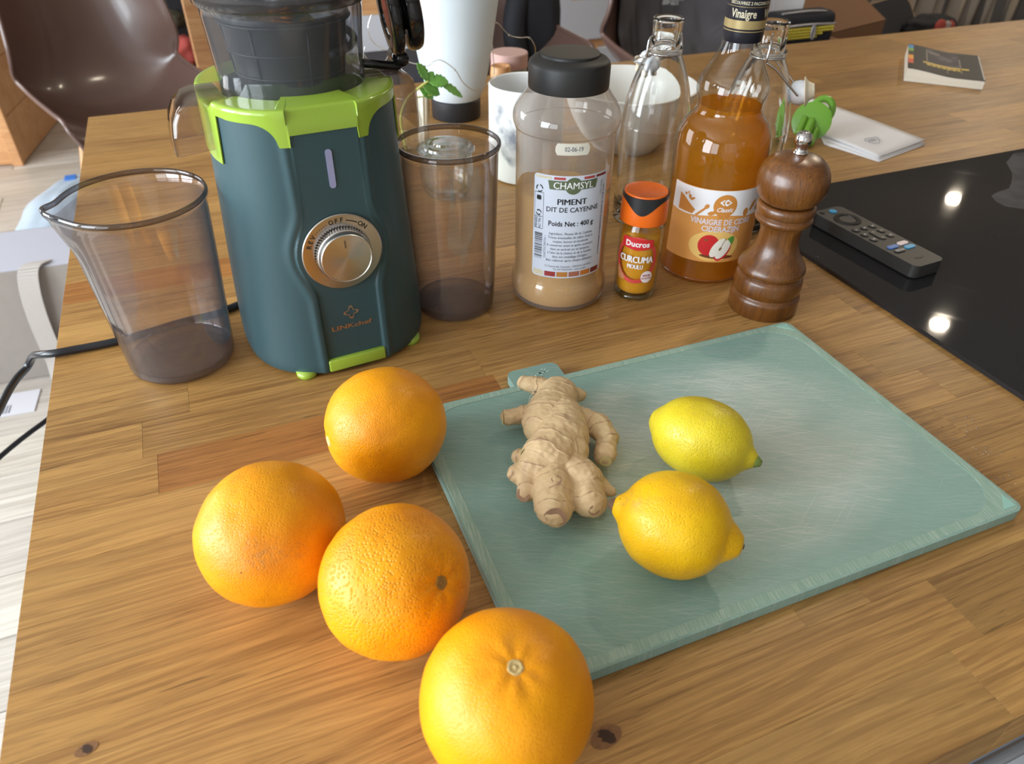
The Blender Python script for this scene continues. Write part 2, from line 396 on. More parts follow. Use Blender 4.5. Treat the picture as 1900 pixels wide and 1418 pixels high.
CARD = mat('cardboard', sr(120, 86, 60), .85, var=.06, vscale=30)
CARDG = mat('grey_cardboard', sr(146, 137, 130), .85, var=.08, vscale=30)
STRAP = mat('woven_strap', sr(182, 174, 168), .8, bump=.8, bscale=200)
BAGB = mat('pale_blue_bag', sr(182, 202, 220), .45, var=.1, vscale=20)
BLUED = mat('blue_mark', sr(60, 124, 210), .4)
REDF = mat('red_fabric', sr(170, 74, 66), .85)
WALLM = mat('wall_paint', sr(200, 190, 178), .9, bump=.05, bscale=60)
CEILM = mat('ceiling_paint', sr(206, 200, 192), .9)
PANELG = mat('drawer_front', sr(206, 212, 222), .4, .0, var=.03, vscale=400)
ALU = mat('aluminium', sr(204, 216, 232), .25, .9)
BEAD = mat('yellow_bead', sr(206, 184, 60), .35)
ZIP = mat('zip_silver', sr(170, 166, 170), .35, .5)

# ------------------------------------------------------------------ the setting
def struct(name, bm, m, smooth=False, parent=None):
    o = new_obj(name, bm, m, parent, smooth); 
    if parent is None: o['kind'] = 'structure'
    return o
FZ = -.90
fl = struct('floor', box(-2.6, 6.2, -2.5, 5.8, FZ-.05, FZ-.003), mat('floor_base', sr(120, 112, 104), .8))
k = 0
for iy in range(0, 30):                                   # laminate boards, only where the floor can be seen
    y0 = .3+iy*.165
    x = -2.1+(iy % 3)*.43
    while x < 1.2:
        x1 = x+1.26
        o = new_obj('floor_plank', box(max(x, -2.1)+.001, min(x1, 1.2)-.001, y0+.001, y0+.164, FZ-.003, FZ, .0012), FLOORM, fl, False)
        t = random.uniform(.90, 1.05); o.color = (t, t*random.uniform(.98, 1.0), t*random.uniform(.95, 1), 1); x = x1
struct('ceiling', box(-2.6, 6.2, -2.5, 5.8, 1.60, 1.65), CEILM)
struct('wall_back', box(-2.6, 6.2, 5.8, 5.9, FZ, 1.6), WALLM)
struct('wall_right', box(6.2, 6.3, -2.5, 5.8, FZ, 1.6), WALLM)
def wall_open(name, axis, at, lo, hi, holes, m):
    """wall of boxes round window openings: holes are (a0, a1, z0, z1) along the wall"""
    b = bmesh.new(); cuts = sorted({lo, hi, *[h[0] for h in holes], *[h[1] for h in holes]})
    for a0, a1 in zip(cuts, cuts[1:]):
        hs = [h for h in holes if h[0] <= a0 and h[1] >= a1]
        segs = [(FZ, 1.6)] if not hs else [(FZ, hs[0][2]), (hs[0][3], 1.6)]
        for z0, z1 in segs:
            if axis == 'x': box(at-.1, at, a0, a1, z0, z1, bm=b)
            else: box(a0, a1, at-.1, at, z0, z1, bm=b)
    return struct(name, b, m)
wall_open('wall_left', 'x', -2.6, -2.5, 5.8, [(-2.05, 1.35, -.13, 1.37), (2.2, 3.8, -.4, 1.4)], WALLM)
wall_open('wall_front', 'y', -2.5, -2.6, 6.2, [(-1.2, .2, .15, 1.35)], WALLM)
FRM = mat('window_frame_white', sr(230, 230, 230), .4)
def window(i, axis, at, a0, a1, z0, z1, bars):
    b = bmesh.new(); t = .03
    def bar(p0, p1, q0, q1):
        if axis == 'x': box(at-.06, at-.01, p0, p1, q0, q1, bm=b)
        else: box(p0, p1, at-.06, at-.01, q0, q1, bm=b)
    bar(a0, a1, z0, z0+t); bar(a0, a1, z1-t, z1); bar(a0, a0+t, z0, z1); bar(a1-t, a1, z0, z1)
    for k in range(1, bars): c = a0+(a1-a0)*k/bars; bar(c-t, c+t, z0, z1)
    struct('window_%d' % i, b, FRM)
window(1, 'x', -2.6, -2.05, 1.35, -.13, 1.37, 3); window(2, 'x', -2.6, 2.2, 3.8, -.4, 1.4, 2); window(3, 'y', -2.5, -1.2, .2, .15, 1.35, 2)

# worktop: glued oak staves, each its own piece
WX0, WX1, WY0, ROWH, NROW = -.16, 2.30, .0785, .040914, 29
top = empty('worktop', 'long oak butcher block worktop made of glued staves', 'worktop')
KNOWN = {0: [(-.16, 1.02), (-.112, .93), (.312, 1.12)], 1: [(-.16, .98), (.338, .80)], 2: [(-.16, 1.0), (.2497, .86), (.2955, 1.0), (.71, .9)], 3: [(-.16, 1.12), (.30, .98)],
         4: [(-.16, 1.04), (.22, .92), (.47, .98)], 5: [(-.16, .98), (.12, 1.05), (.5, .86)], 6: [(-.16, 1.02), (.09, .94), (.47, .88)], 7: [(-.16, 1.06), (.33, 1.0)],
         8: [(-.16, 1.05), (-.0845, .70), (.170, 1.06), (.52, .95)], 9: [(-.16, 1.1), (-.094, .93), (.165, 1.05), (.508, .9)], 10: [(-.16, .98), (-.0604, 1.04), (.30, .88)],
         11: [(-.16, 1.06), (.2, .9)], 12: [(-.16, .97), (.10, .95)], 13: [(-.16, 1.08), (.34, .9)], 14: [(-.16, 1.0), (.05, .92)], 15: [(-.16, .80), (.0, .95)], 16: [(-.16, 1.05), (.28, .86)]}
HX0, HX1, HY0, HY1 = .545, 1.14, .145, .655
sub = new_obj('glue_bed', box(WX0+.003, WX1-.003, WY0+.003, WY0+NROW*ROWH-.003, -.036, -.0012), mat('glue_dark', (.10, .045, .018, 1), .7), top, False)
for i in range(NROW):
    y0 = WY0+i*ROWH; y1 = y0+ROWH
    js = list(KNOWN.get(i, []))
    if not js: js = [(WX0, random.uniform(.85, 1.1))]
    x = js[-1][0]+random.uniform(.3, .55)
    while x < WX1-.12: js.append((x, random.uniform(.80, 1.08))); x += random.uniform(.3, .6)
    for (xa, t), nx in zip(js, [q[0] for q in js[1:]]+[WX1]):
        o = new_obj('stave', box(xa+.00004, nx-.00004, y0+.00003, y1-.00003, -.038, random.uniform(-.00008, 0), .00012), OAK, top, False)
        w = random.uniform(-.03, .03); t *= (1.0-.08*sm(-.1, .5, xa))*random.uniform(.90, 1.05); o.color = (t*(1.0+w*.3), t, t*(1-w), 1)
        if i == 8 and abs(xa+.0845) < .001: o.color = (.80, .62, .52, 1)
        if i == 15 and xa < -.15: o.color = (.95, .74, .60, 1)
# knots in the staves
KN = mat('knot', (.045, .018, .007, 1), .7, var=.4, vscale=600); KN2 = mat('knot_ring', (.22, .10, .035, 1), .6, var=.4, vscale=500)
for (kx, ky, r0) in ((.1148, .1482, .0052), (-.1219, .2377, .0032)):
    b = bmesh.new(); b.faces.new([b.verts.new((kx+x*1.35, ky+y, .00025)) for x, y in ell(0, 0, r0*1.25, r0, 20, .3)])
    kr = new_obj('knot', b, KN2, top, False)
    b = bmesh.new(); b.faces.new([b.verts.new((kx+.0004+x, ky+y, .0004)) for x, y in [(a*(1+.25*math.sin(3*i)), c) for i, (a, c) in enumerate(ell(0, 0, r0*.9, r0*.6, 18, -.9))]])
    new_obj('knot_core', b, KN, kr, False)
# island cabinet under the worktop
isl = empty('kitchen_island', 'grey fronted kitchen island cabinet under the oak worktop', 'cabinet')
new_obj('body', box(.02, 2.25, .16, .78, FZ+.1, -.04, .002), PANELG, isl, False)
new_obj('plinth', box(.06, 2.2, .20, .74, FZ, FZ+.1), BLACK, isl, False)
for kx in range(3):
    d = new_obj('drawer', box(.03+kx*.74, .03+kx*.74+.73, .105, .16, -.35, -.045, .003), PANELG, isl, False)
    bm = tube([(.10+kx*.74, .103, -.085), (.10+kx*.74, .085, -.085), (.69+kx*.74, .085, -.085), (.69+kx*.74, .103, -.085)], .006, 10)
    new_obj('drawer_handle', bm, ALU, d)
    new_obj('drawer', box(.03+kx*.74, .03+kx*.74+.73, .105, .16, FZ+.11, -.355, .003), PANELG, isl, False)

# drops of water between the cutting board and the hob
wdr = bmesh.new(); rw = random.Random(11)
for q in range(90):
    cx_, cy_ = rw.choice(((.4560, .2480), (.4700, .2290), (.4840, .2560), (.4640, .2020))); r_ = rw.choice((.0004, .0006, .0008, .0012))
    px_, py_ = cx_+rw.gauss(0, .007), cy_+rw.gauss(0, .006)
    if .4445 < px_ < .53: merge(wdr, lathe([(r_, 0), (r_*.92, r_*.25), (r_*.6, r_*.45), (0, r_*.55)], 8), Matrix.Translation((px_, py_, .0001)))
wo = new_obj('water_drops', wdr, thin('water', (.94, .94, .94, 1), (.7, .7, .7, 1), .01, spec=.10)); wo['kind'] = 'stuff'
tag(wo, 'small drops of spilled water between cutting board and hob', 'water')

# hob
hob = empty('induction_hob', 'black glass induction hob set on the worktop', 'hob', (HX0, HY0, 0))
def hob_mat():
    n = NT('hob_glass'); p = n.obj()
    dust = n.ramp(n.n('ShaderNodeTexVoronoi', {'Vector': p, 'Scale': 60.0}, feature='F1').outputs['Distance'], [(.018, (1, 1, 1)), (.03, (0, 0, 0))])
    dust = n.math('MULTIPLY', dust, n.ramp(n.noise(p, 30, 1), [(.5, (0, 0, 0)), (.6, (1, 1, 1))]))
    sm_ = n.ramp(n.noise(n.rs(p, (0, 0, .9), (5, 40, 1)), 1, 3), [(.6, (0, 0, 0)), (.8, (1, 1, 1))])
    c = n.mix(n.math('MULTIPLY', dust, .6), (.0185, .0185, .0205, 1), (.5, .5, .5, 1))
    return n.surf(n.pbr(c, n.math('ADD', n.math('MULTIPLY', sm_, .03), .028), 0, Specular_IOR_Level=.5))
new_obj('glass_top', prism(rrect(0, HX1-HX0, 0, HY1-HY0, .006), .0002, .0042, .0016), hob_mat(), hob, True, angle=30)
def reflection_mat():  # pale see-through colour painting in the reflection of something overhead
    n = NT('painted_reflection'); a = n.ramp(n.noise(n.obj(), 60, 2), [(.3, (.09, .09, .09)), (.7, (.16, .16, .16))])
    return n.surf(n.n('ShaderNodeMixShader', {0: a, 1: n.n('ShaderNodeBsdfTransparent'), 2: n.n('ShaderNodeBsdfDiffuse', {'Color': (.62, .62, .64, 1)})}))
RFLM = reflection_mat()
new_obj('painted_reflection', prism([(.520, .489), (.4777, .4986), (.4601, .501), (.4214, .4801), (.3980, .4520), (.3700, .4300), (.349, .4167), (.3279, .4143), (.3100, .4090), (.3010, .3950), (.2987, .3805), (.3129, .367), (.340, .362), (.40, .38), (.47, .43)][::-1], .0042, .00425), RFLM, hob, False)

# ------------------------------------------------------------------ cutting board
BA = math.atan2(.413-.4159, .4399-.0928)
bd = empty('cutting_board', 'sage green plastic cutting board with worn scratched surface', 'cutting board', (.0928, .4159, 0), BA)
BWx, BWy = .3435, .2385
def board_mat(name, base, white, band=False):
    n = NT(name); o = n.obj(); acc = None
    if not band:
        for i, (rot, sx, sy, lo) in enumerate(((.50, 16, 950, .60), (.30, 14, 880, .61), (.72, 18, 1000, .61), (.15, 15, 900, .63), (.95, 16, 980, .64), (.42, 36, 1500, .58), (-.55, 14, 900, .66))):
            v = n.rs(o, (0, 0, rot), (sx, sy, 1), (i*3.1, i*1.7, 0))
            l = n.ramp(n.noise(v, 1.0, 2, .5), [(lo-.015, (0, 0, 0)), (lo+.045, (1, 1, 1))])
            acc = l if acc is None else n.math('ADD', acc, l)
        sp = n.n('ShaderNodeSeparateXYZ', {0: o})
        dx = n.math('DIVIDE', n.math('SUBTRACT', sp.outputs[0], .190), .150); dy = n.math('DIVIDE', n.math('SUBTRACT', sp.outputs[1], -.118), .104)
        d2 = n.math('ADD', n.math('MULTIPLY', dx, dx), n.math('MULTIPLY', dy, dy))
        wear_gloss = n.ramp(d2, [(.0, (1, 1, 1)), (.55, (.75, .75, .75)), (1.35, (.06, .06, .06))])
        wear_gloss = n.math('MULTIPLY', wear_gloss, n.ramp(n.noise(o, 11, 3), [(.32, (.28, .28, .28)), (.62, (1, 1, 1))]))
        f = n.math('MULTIPLY', acc, n.math('ADD', n.math('MULTIPLY', wear_gloss, .72), .10), True)
        haze = n.math('MULTIPLY', wear_gloss, .50)  # pale haze: real wear plus a gloss reflection put into the colour
        c = n.mix(haze, base, white); c = n.mix(n.math('MULTIPLY', f, .70), c, white)
        rough = n.math('ADD', .36, n.math('MULTIPLY', wear_gloss, .12)); h = n.math('MULTIPLY', acc, -.4)
    else:
        v = n.noise(n.rs(o, (0, 0, .15), (900, 60, 1)), 1.0, 2); c = n.mix(n.ramp(v, [(.42, (0, 0, 0)), (.72, (.7, .7, .7))]), base, white); rough = .55; h = v
    return n.surf(n.pbr(c, rough, 0, Normal=n.bump(h, .25, .0006), Subsurface_Weight=.08, Subsurface_Radius=(.3, .6, .5), Subsurface_Scale=.004))
BOARDM = board_mat('board_plastic', sr(126, 162, 152), sr(214, 218, 210)); BANDM = board_mat('board_rim', sr(138, 168, 152), sr(178, 196, 184), True)
sm_b = prism(rrect(0, BWx, -BWy, 0, .007), .0008, .0088, .0011, 2)
# hanging tab with the carrot mark
merge(sm_b, prism([(.0835, -.004), (.1265, -.004), (.1265, .0145), (.1245, .018), (.121, .0195), (.089, .0195), (.0855, .018), (.0835, .0145)], .0010, .0086, .0012, 2))
new_obj('board_body', sm_b, BOARDM, bd, True, angle=30)
b = bmesh.new()
outer = rrect(.0014, BWx-.0014, -BWy+.0014, -.0014, .006, 10); inner = rrect(.0078, BWx-.0078, -BWy+.0078, -.0068, .030, 10)
lo = [b.verts.new((x, y, .0088)) for x, y in outer]; l2 = [b.verts.new((x*.999+.0002, y*.999, .00905)) for x, y in outer]; hi = [b.verts.new((x, y, .00905)) for x, y in inner]; h2 = [b.verts.new((x, y, .0087)) for x, y in inner]
for A, B in ((lo, l2), (l2, hi), (hi, h2)):
    for q in range(len(A)): b.faces.new((A[q], A[(q+1) % len(A)], B[(q+1) % len(A)], B[q]))
new_obj('board_rim', b, BANDM, bd, True, angle=30)
FOOT = mat('soft_grip', sr(150, 196, 184), .3)
for (x, y, r_) in ((BWx-.0085, -.0085, 0), (BWx-.0085, -BWy+.0085, -PI/2), (.0085, -BWy+.0085, PI), (.0085, -.0085, PI/2)):
    Mx = Matrix.Translation((x, y, 0)) @ Matrix.Rotation(r_, 4, 'Z')
    g_ = prism([(-.006, .0045), (.0045, .0045), (.0045, -.006)], .009, .0094, .0004, 1); bmesh.ops.transform(g_, matrix=Mx, verts=g_.verts); new_obj('corner_grip', g_, FOOT, bd, False)
CARR = mat('carrot_print', sr(190, 220, 208), .5)
cb = bmesh.new()
def stroke(pts, w, bm):
    for p, q in zip(pts, pts[1:]):
        d = Vector((q[0]-p[0], q[1]-p[1])); d.normalize(); n_ = Vector((-d.y, d.x))*w/2; d *= w/2
        bm.faces.new([bm.verts.new((x, y, 0)) for x, y in ((p[0]-d.x+n_.x, p[1]-d.y+n_.y), (p[0]-d.x-n_.x, p[1]-d.y-n_.y), (q[0]+d.x-n_.x, q[1]+d.y-n_.y), (q[0]+d.x+n_.x, q[1]+d.y+n_.y))])
    return bm
stroke([(.0965, -.0005), (.1055, .0085), (.1085, .0095), (.1100, .0078), (.1090, .0045), (.0995, -.0005)], .0011, cb)
for e in ((.1125, .0135), (.1150, .0125), (.1165, .0095)): stroke([(.1085, .0088), ((.1085+e[0])/2+.0005, (.0088+e[1])/2), e], .0010, cb)
stroke([(.1030, .0035), (.1050, .0015)], .0009, cb)
for v in cb.verts: v.co.z = .00875
new_obj('carrot_mark', cb, CARR, bd, False)

# ------------------------------------------------------------------ fruit
def fruit(name, label, group, centre, R, axis, material, kind, seed, floor_z, stem=None, dimple=.0, twist=0.0, squash=(1, 1, 1), L=None, tip=None, nip=.1):
    root = empty(name, label, 'orange' if kind == 'orange' else 'lemon', (0, 0, 0), 0, group)
    b = bmesh.new(); bmesh.ops.create_icosphere(b, subdivisions=6, radius=1)
    off = Vector((seed*3.7, seed*1.3, seed*2.9))
    ax = Vector(axis).normalized(); Q = Vector((0, 0, 1)).rotation_difference(ax)
    for v in b.verts:
        d = v.co.normalized(); n1 = noise.noise(d*1.3+off); n2 = noise.noise(d*3.5+off); n3 = noise.noise(d*9+off)
        if kind == 'orange':
            r = R*(1+.022*n1+.010*n2+.002*n3); p = Vector((d.x*squash[0], d.y*squash[1], d.z*squash[2]))*r
            ang = math.acos(max(-1, min(1, d.z)))
            p -= d*R*dimple*(.55*math.exp(-(ang/.30)**2)+.45*math.exp(-(ang/.13)**2))
            az = math.atan2(d.y, d.x)
            p -= d*R*.012*dimple/.06*(.5+.5*math.cos(az*7+seed))*math.exp(-((ang-.24)/.16)**2)
        else:
            t = d.z; body = max(0.0, 1-abs(t)**2.15)**.5
            prof = body*.975
            rr = R*max(prof, 0)*(1+.02*n1+.012*n2); h = math.hypot(d.x, d.y) or 1
            z = t*L*.84 + (sm(.90, 1.0, t)*nip - sm(.94, 1.0, -t)*.10)*L
            taper = 1.0
            if t > .955: rr = R*(.10+.19*max(0, (1-t)/.045)**.7) if t < .9999 else 0
            if t < -.965: rr = R*(.09+.16*max(0, (-(-1-t))/.035)**.6) if t > -.9999 else 0
            p = Vector((d.x/h*rr*squash[0], d.y/h*rr*squash[1], z))
        v.co = p
    if kind != 'orange':
        for _ in range(3): bmesh.ops.smooth_vert(b, verts=b.verts[:], factor=.5, use_axis_x=True, use_axis_y=True, use_axis_z=True)
    body = new_obj('peel', b, material, root)
    zmin = min((Q @ v.co).z for v in body.data.vertices)
    root.rotation_mode = 'QUATERNION'; root.rotation_quaternion = Q
    root.location = (centre[0], centre[1], floor_z-zmin+.0001)
    if stem:
        if kind == 'orange':
            zt = max(v.co.z for v in body.data.vertices if math.hypot(v.co.x, v.co.y) < .0025)
            new_obj('stalk_scar', lathe([(.0042, zt-.0012), (.0038, zt-.0002), (.0031, zt+.0007), (.0021, zt+.0001), (.0012, zt-.0002), (.0006, zt+.0006), (0, zt+.0005)], 24, fn=lambda a, r, z: (r*math.cos(a)*(1+.06*math.sin(5*a+seed)), r*math.sin(a)*(1+.05*math.cos(3*a)), z)), stem, root)
        else:
            zb = min(v.co.z for v in body.data.vertices); zt = max(v.co.z for v in body.data.vertices)
            new_obj('stalk_button', lathe([(0, zb-.0030), (.0022, zb-.0032), (.0030, zb-.0016), (.0040, zb-.0004), (.0042, zb+.0006), (.0030, zb+.0016)], 10, fn=lambda a, r, z: (r*math.cos(a)*(1+.15*math.sin(5*a)), r*math.sin(a), z)), stem, root)
            new_obj('tip', lathe([(.0026, zt-.0020), (.0022, zt-.0002), (.0012, zt+.0008), (0, zt+.0009)], 12), tip, root)
    return root
OG = None
fruit('orange', 'orange with small brown scars, touching the left edge of the cutting board', OG, (.0655, .3725), .0392, (-.97, -.10, .05), PEEL[0], 'orange', 1, 0, STALKP, .05, squash=(.985, .985, 1.03))
fruit('orange', 'rough dimpled orange with dark pores, farthest from the cutting board', OG, (-.0174, .3063), .0402, (-.15, .62, -.75), PEEL[1], 'orange', 2, 0, STALK, .03, squash=(1.03, 1.0, .955))
fruit('orange', 'coarse peeled orange showing a brown stalk scar, between two other oranges', OG, (.0385, .2478), .0402, (.50, -.66, .50), PEEL[2], 'orange', 3, 0, STALK, .10, squash=(1.0, 1.0, .97))
fruit('orange', 'smooth bright orange with pale stalk button on top, at the near corner of the board', OG, (.0685, .1650), .0400, (.02, -.19, .98), PEEL[3], 'orange', 4, 0, STALKP, .075, squash=(1.0, 1.0, .975))
fruit('lemon', 'pale yellow lemon with green stalk, the one nearer the worktop hob', None, (.2560, .2860), .0275, (-.0421, .0633, .002), LEM[0], 'lemon', 5, .0091, STALKG, L=.0400, tip=STALKD, nip=.07)
fruit('lemon', 'deep yellow lemon with dark specks and brown tip, beside the ginger', None, (.1968, .2262), .0310, (.0521, -.0502, -.004), LEM[1], 'lemon', 6, .0091, STALKD, L=.0385, tip=STALKD, nip=.17)

# ginger: lobes grown together
gin = empty('ginger_root', 'knobbly beige ginger root with short fingers on the cutting board', 'ginger', (.165, .33, .0091))
# (x0, y0, z0, r0, x1, y1, z1, r1): heights above the board
LOBES = [(0.1931, 0.3737, 0.016, 0.0134, 0.1787, 0.3565, 0.016, 0.0153),
         (0.1787, 0.3565, 0.016, 0.0153, 0.1696, 0.3476, 0.016, 0.0135),
         (0.1862, 0.3478, 0.018, 0.0128, 0.1754, 0.3279, 0.018, 0.0164),
         (0.1754, 0.3279, 0.018, 0.0164, 0.1593, 0.3145, 0.018, 0.0163),
         (0.1602, 0.3164, 0.016, 0.0164, 0.1509, 0.3103, 0.016, 0.0133),
         (0.1871, 0.3892, 0.014, 0.0072, 0.178, 0.3985, 0.014, 0.0057),
         (0.2054, 0.3742, 0.012, 0.0064, 0.2102, 0.3723, 0.012, 0.0048),
         (0.1682, 0.3657, 0.012, 0.0069, 0.1526, 0.3682, 0.012, 0.0058),
         (0.1699, 0.3506, 0.011, 0.0076, 0.1628, 0.3467, 0.011, 0.0056),
         (0.1971, 0.3441, 0.016, 0.0083, 0.2039, 0.3327, 0.016, 0.0075),
         (0.2045, 0.3337, 0.015, 0.0083, 0.2047, 0.3197, 0.015, 0.0074),
         (0.2059, 0.3216, 0.013, 0.0074, 0.1959, 0.3066, 0.013, 0.0065),
         (0.1494, 0.3224, 0.012, 0.0064, 0.1427, 0.3279, 0.012, 0.005),
         (0.1466, 0.3116, 0.013, 0.0091, 0.1361, 0.312, 0.013, 0.0063),
         (0.1424, 0.3064, 0.012, 0.009, 0.137, 0.2982, 0.012, 0.0068),
         (0.1536, 0.3002, 0.016, 0.0097, 0.1495, 0.2865, 0.016, 0.0121),
         (0.1499, 0.2874, 0.015, 0.0122, 0.1442, 0.2736, 0.015, 0.0102),
         (0.1707, 0.3039, 0.016, 0.0098, 0.1706, 0.2882, 0.016, 0.0117),
         (0.1717, 0.2899, 0.014, 0.0117, 0.1674, 0.274, 0.014, 0.0101),
         (0.18, 0.2846, 0.011, 0.0062, 0.1851, 0.2774, 0.011, 0.0038),
         (0.1747, 0.3139, 0.018, 0.0114, 0.168, 0.3165, 0.018, 0.0136)]
gb = bmesh.new()
for L_ in LOBES:
    a, r0, c_, r1 = Vector(L_[:3]), L_[3]*1.10, Vector(L_[4:7]), L_[7]*1.12
    for q in range(6):
        t = q/5; p = a.lerp(c_, t); r_ = r0+(r1-r0)*t
        s_ = bmesh.new(); bmesh.ops.create_icosphere(s_, subdivisions=3, radius=r_)
        merge(gb, s_, Matrix.Translation(p-Vector((.165, .33, 0))) @ Matrix.Diagonal((1, 1, .92, 1)))
gb = evaluated(gb, [('REMESH', dict(mode='VOXEL', voxel_size=.00085)), ('SMOOTH', dict(factor=.5, iterations=5))])
ring = []
gb.verts.ensure_lookup_table(); gb.normal_update()
disp = []
for v in gb.verts:
    w = v.co+Vector((.165, .33, 0)); best = None
    for i, L_ in enumerate(LOBES):
        a, c_ = Vector(L_[:3]), Vector(L_[4:7]); d = c_-a; t = (w-a).dot(d)/max(d.length_squared, 1e-9); tc = min(1, max(0, t))
        dist = (w-(a+d*tc)).length-(L_[3]+(L_[7]-L_[3])*tc)
        if best is None or dist < best[0]: best = (dist, i, t*d.length)
    nz = noise.noise(w*130)
    rg = best[2]+.0030*nz+best[1]*.0047; ring.append(rg)
    ph = (rg/.0130) % 1.0
    disp.append(.00050*math.exp(-(min(ph, 1-ph)/.06)**2) + .0005*noise.noise(w*330) + .0014*noise.noise(w*70) + .0006*noise.noise(w*160) - .0002)
for v, d in zip(gb.verts, disp): v.co += v.normal*d
zmin = min(v.co.z for v in gb.verts)
for v in gb.verts: v.co.z -= zmin
def ginger_mat():
    n = NT('ginger_skin'); o = n.obj(); rg = n.n('ShaderNodeAttribute', attribute_name='ring').outputs['Fac']
    ph = n.math('FRACT', n.math('DIVIDE', rg, .0130)); dd = n.math('MINIMUM', ph, n.math('SUBTRACT', 1.0, ph))
    seam = n.ramp(dd, [(.0, (1, 1, 1)), (.05, (0, 0, 0))]); fine = n.noise(n.n('ShaderNodeCombineXYZ', {0: n.math('MULTIPLY', rg, 900.0), 1: n.math('MULTIPLY', n.noise(o, 40, 2), 3.0), 2: 0.0}), 1.0, 3)
    c = n.mix(n.ramp(n.noise(o, 60, 4), [(.35, (0, 0, 0)), (.7, (1, 1, 1))]), sr(210, 182, 138), sr(192, 160, 122))
    c = n.mix(n.math('MULTIPLY', fine, .55), c, sr(224, 196, 152))
    c = n.mix(n.math('MULTIPLY', seam, n.ramp(n.noise(o, 300, 3), [(.40, (0, 0, 0)), (.58, (1, 1, 1))])), c, sr(156, 124, 98))
    c = n.mix(n.math('MULTIPLY', n.ramp(n.noise(o, 75, 3), [(.60, (0, 0, 0)), (.72, (1, 1, 1))]), .5), c, sr(170, 132, 116))
    fib = n.noise(n.rs(o, (0, 0, .9), (160, 900, 500)), 1.0, 3)
    h = n.math('ADD', n.math('MULTIPLY', fine, .7), n.math('ADD', n.math('MULTIPLY', fib, .6), n.math('MULTIPLY', seam, .5)))
    return n.surf(n.pbr(c, .62, 0, Normal=n.bump(h, .55, .0008), Specular_IOR_Level=.35))
GING = ginger_mat()
go = new_obj('rhizome', gb, GING, gin)
at_ = go.data.attributes.new('ring', 'FLOAT', 'POINT'); at_.data.foreach_set('value', ring)
cut = mat('ginger_flesh', sr(224, 208, 150), .6, var=.2, vscale=400); drk = mat('ginger_scar', sr(158, 124, 98), .8, var=.35, vscale=500, bump=.5, bscale=700)
def patch(c, nrm, r, m, name):
    """cut face or scab lying on the root: a small irregular disc on its surface"""
    b = bmesh.new(); bmesh.ops.create_circle(b, cap_ends=True, segments=14, radius=r)
    for v in b.verts: v.co.x *= 1+.25*noise.noise(v.co*900+Vector(c)*50); v.co.z -= (v.co.xy.length/r)**2*r*.22
    ext = bmesh.ops.poke(b, faces=b.faces[:])
    for v in ext['verts']: v.co.z += r*.05
    qn = Vector((0, 0, 1)).rotation_difference(Vector(nrm).normalized())
    loc = Vector(c)-Vector((.165, .33, 0))
    hit, p, nn, _ = go.ray_cast(loc+Vector(nrm).normalized()*.03, -Vector(nrm).normalized())
    if not hit: b.free(); return
    qn = Vector((0, 0, 1)).rotation_difference(nn)
    bmesh.ops.transform(b, matrix=Matrix.Translation(p+nn*.0004) @ qn.to_matrix().to_4x4(), verts=b.verts); new_obj(name, b, m, gin)
bpy.context.view_layer.update()
patch((.1500, .3685, .012), (-1, -.25, .35), .0044, cut, 'cut_face'); patch((.1630, .3465, .011), (-.7, -.8, .5), .0056, cut, 'cut_face')
patch((.1440, .2735, .015), (-.35, -.90, .45), .0068, drk, 'scar'); patch((.1670, .2740, .014), (-.1, -1, .3), .0036, drk, 'scar'); patch((.1960, .3066, .013), (-.4, -1, .3), .0040, cut, 'cut_face'); patch((.1510, .2880, .016), (-.1, -.25, .95), .0032, drk, 'scar'); patch((.1370, .2982, .012), (-.8, -.6, .3), .0045, drk, 'scar')
rb = bmesh.new(); rr_ = random.Random(5)
for q in range(26):
    p = Vector((.1800+rr_.uniform(-.004, .004)-.165, .3850+rr_.uniform(-.007, .004)-.33, .013+rr_.uniform(-.003, .005))); d = Vector((rr_.uniform(-1, -.2), rr_.uniform(-.7, .5), rr_.uniform(-.2, .5)))*rr_.uniform(.003, .0075)
    tube([p-d*.3, p+d*.3+Vector((0, 0, .0004)), p+d], .0003, 4, rb, radii=[.0003, .00028, .0001])
ho = new_obj('root_hairs', rb, mat('root_hair', sr(232, 226, 208), .8), gin); ho['kind'] = 'stuff'

# ------------------------------------------------------------------ juicer
jc = empty('slow_juicer', 'dark teal and lime green slow juicer with steel dial', 'juicer', (.0658, .5688, 0), math.radians(4.24))
JN = 2.4
def ja(z): return .0752-.0092*sm(0, 1, z/.21)*1.0
def jb(z): return .0768-.0030*(z/.21)
FU = [(-.048+.0006*k) for k in range(161)]
NB = 84
def jpt(col, z, grow=0.0):
    a, b = ja(z)+grow, jb(z)+grow
    if z < .012: s_ = 1-.030*((.012-z)/.012)**2; a *= s_; b *= s_
    if col < len(FU):
        u = FU[col]; return u, -b*max(0, 1-abs(u/a)**JN)**(1/JN)
    u = .048; y = -b*max(0, 1-abs(u/a)**JN)**(1/JN)
    c0 = (u/a)**(JN/2); ph0 = -math.acos(min(1, c0))
    t = (col-len(FU)+1)/(NB+1); ph = ph0+(PI-2*ph0)*t
    c, s_ = math.cos(ph), math.sin(ph)
    return a*math.copysign(abs(c)**(2/JN), c), b*math.copysign(abs(s_)**(2/JN), s_)
NC = len(FU)+NB
def chan(u, z):
    d1 = abs(u)-.0225; d2 = math.hypot(u, z-.106)-.0325; kk = .010
    h = max(0, min(1, .5+.5*(d2-d1)/kk)); return d2*(1-h)+d1*h-kk*h*(1-h)
def jbody(u, y, z):
    if y < 0 and abs(u) <= .0481:
        sd = chan(u, z); m = 1-sm(-.0006, .0013, sd)
        y = y*(1-m)+(-.0722)*m
        y += 0.0012*math.exp(-((sd-.0045)/.003)**2)*(-1)
    return u, y
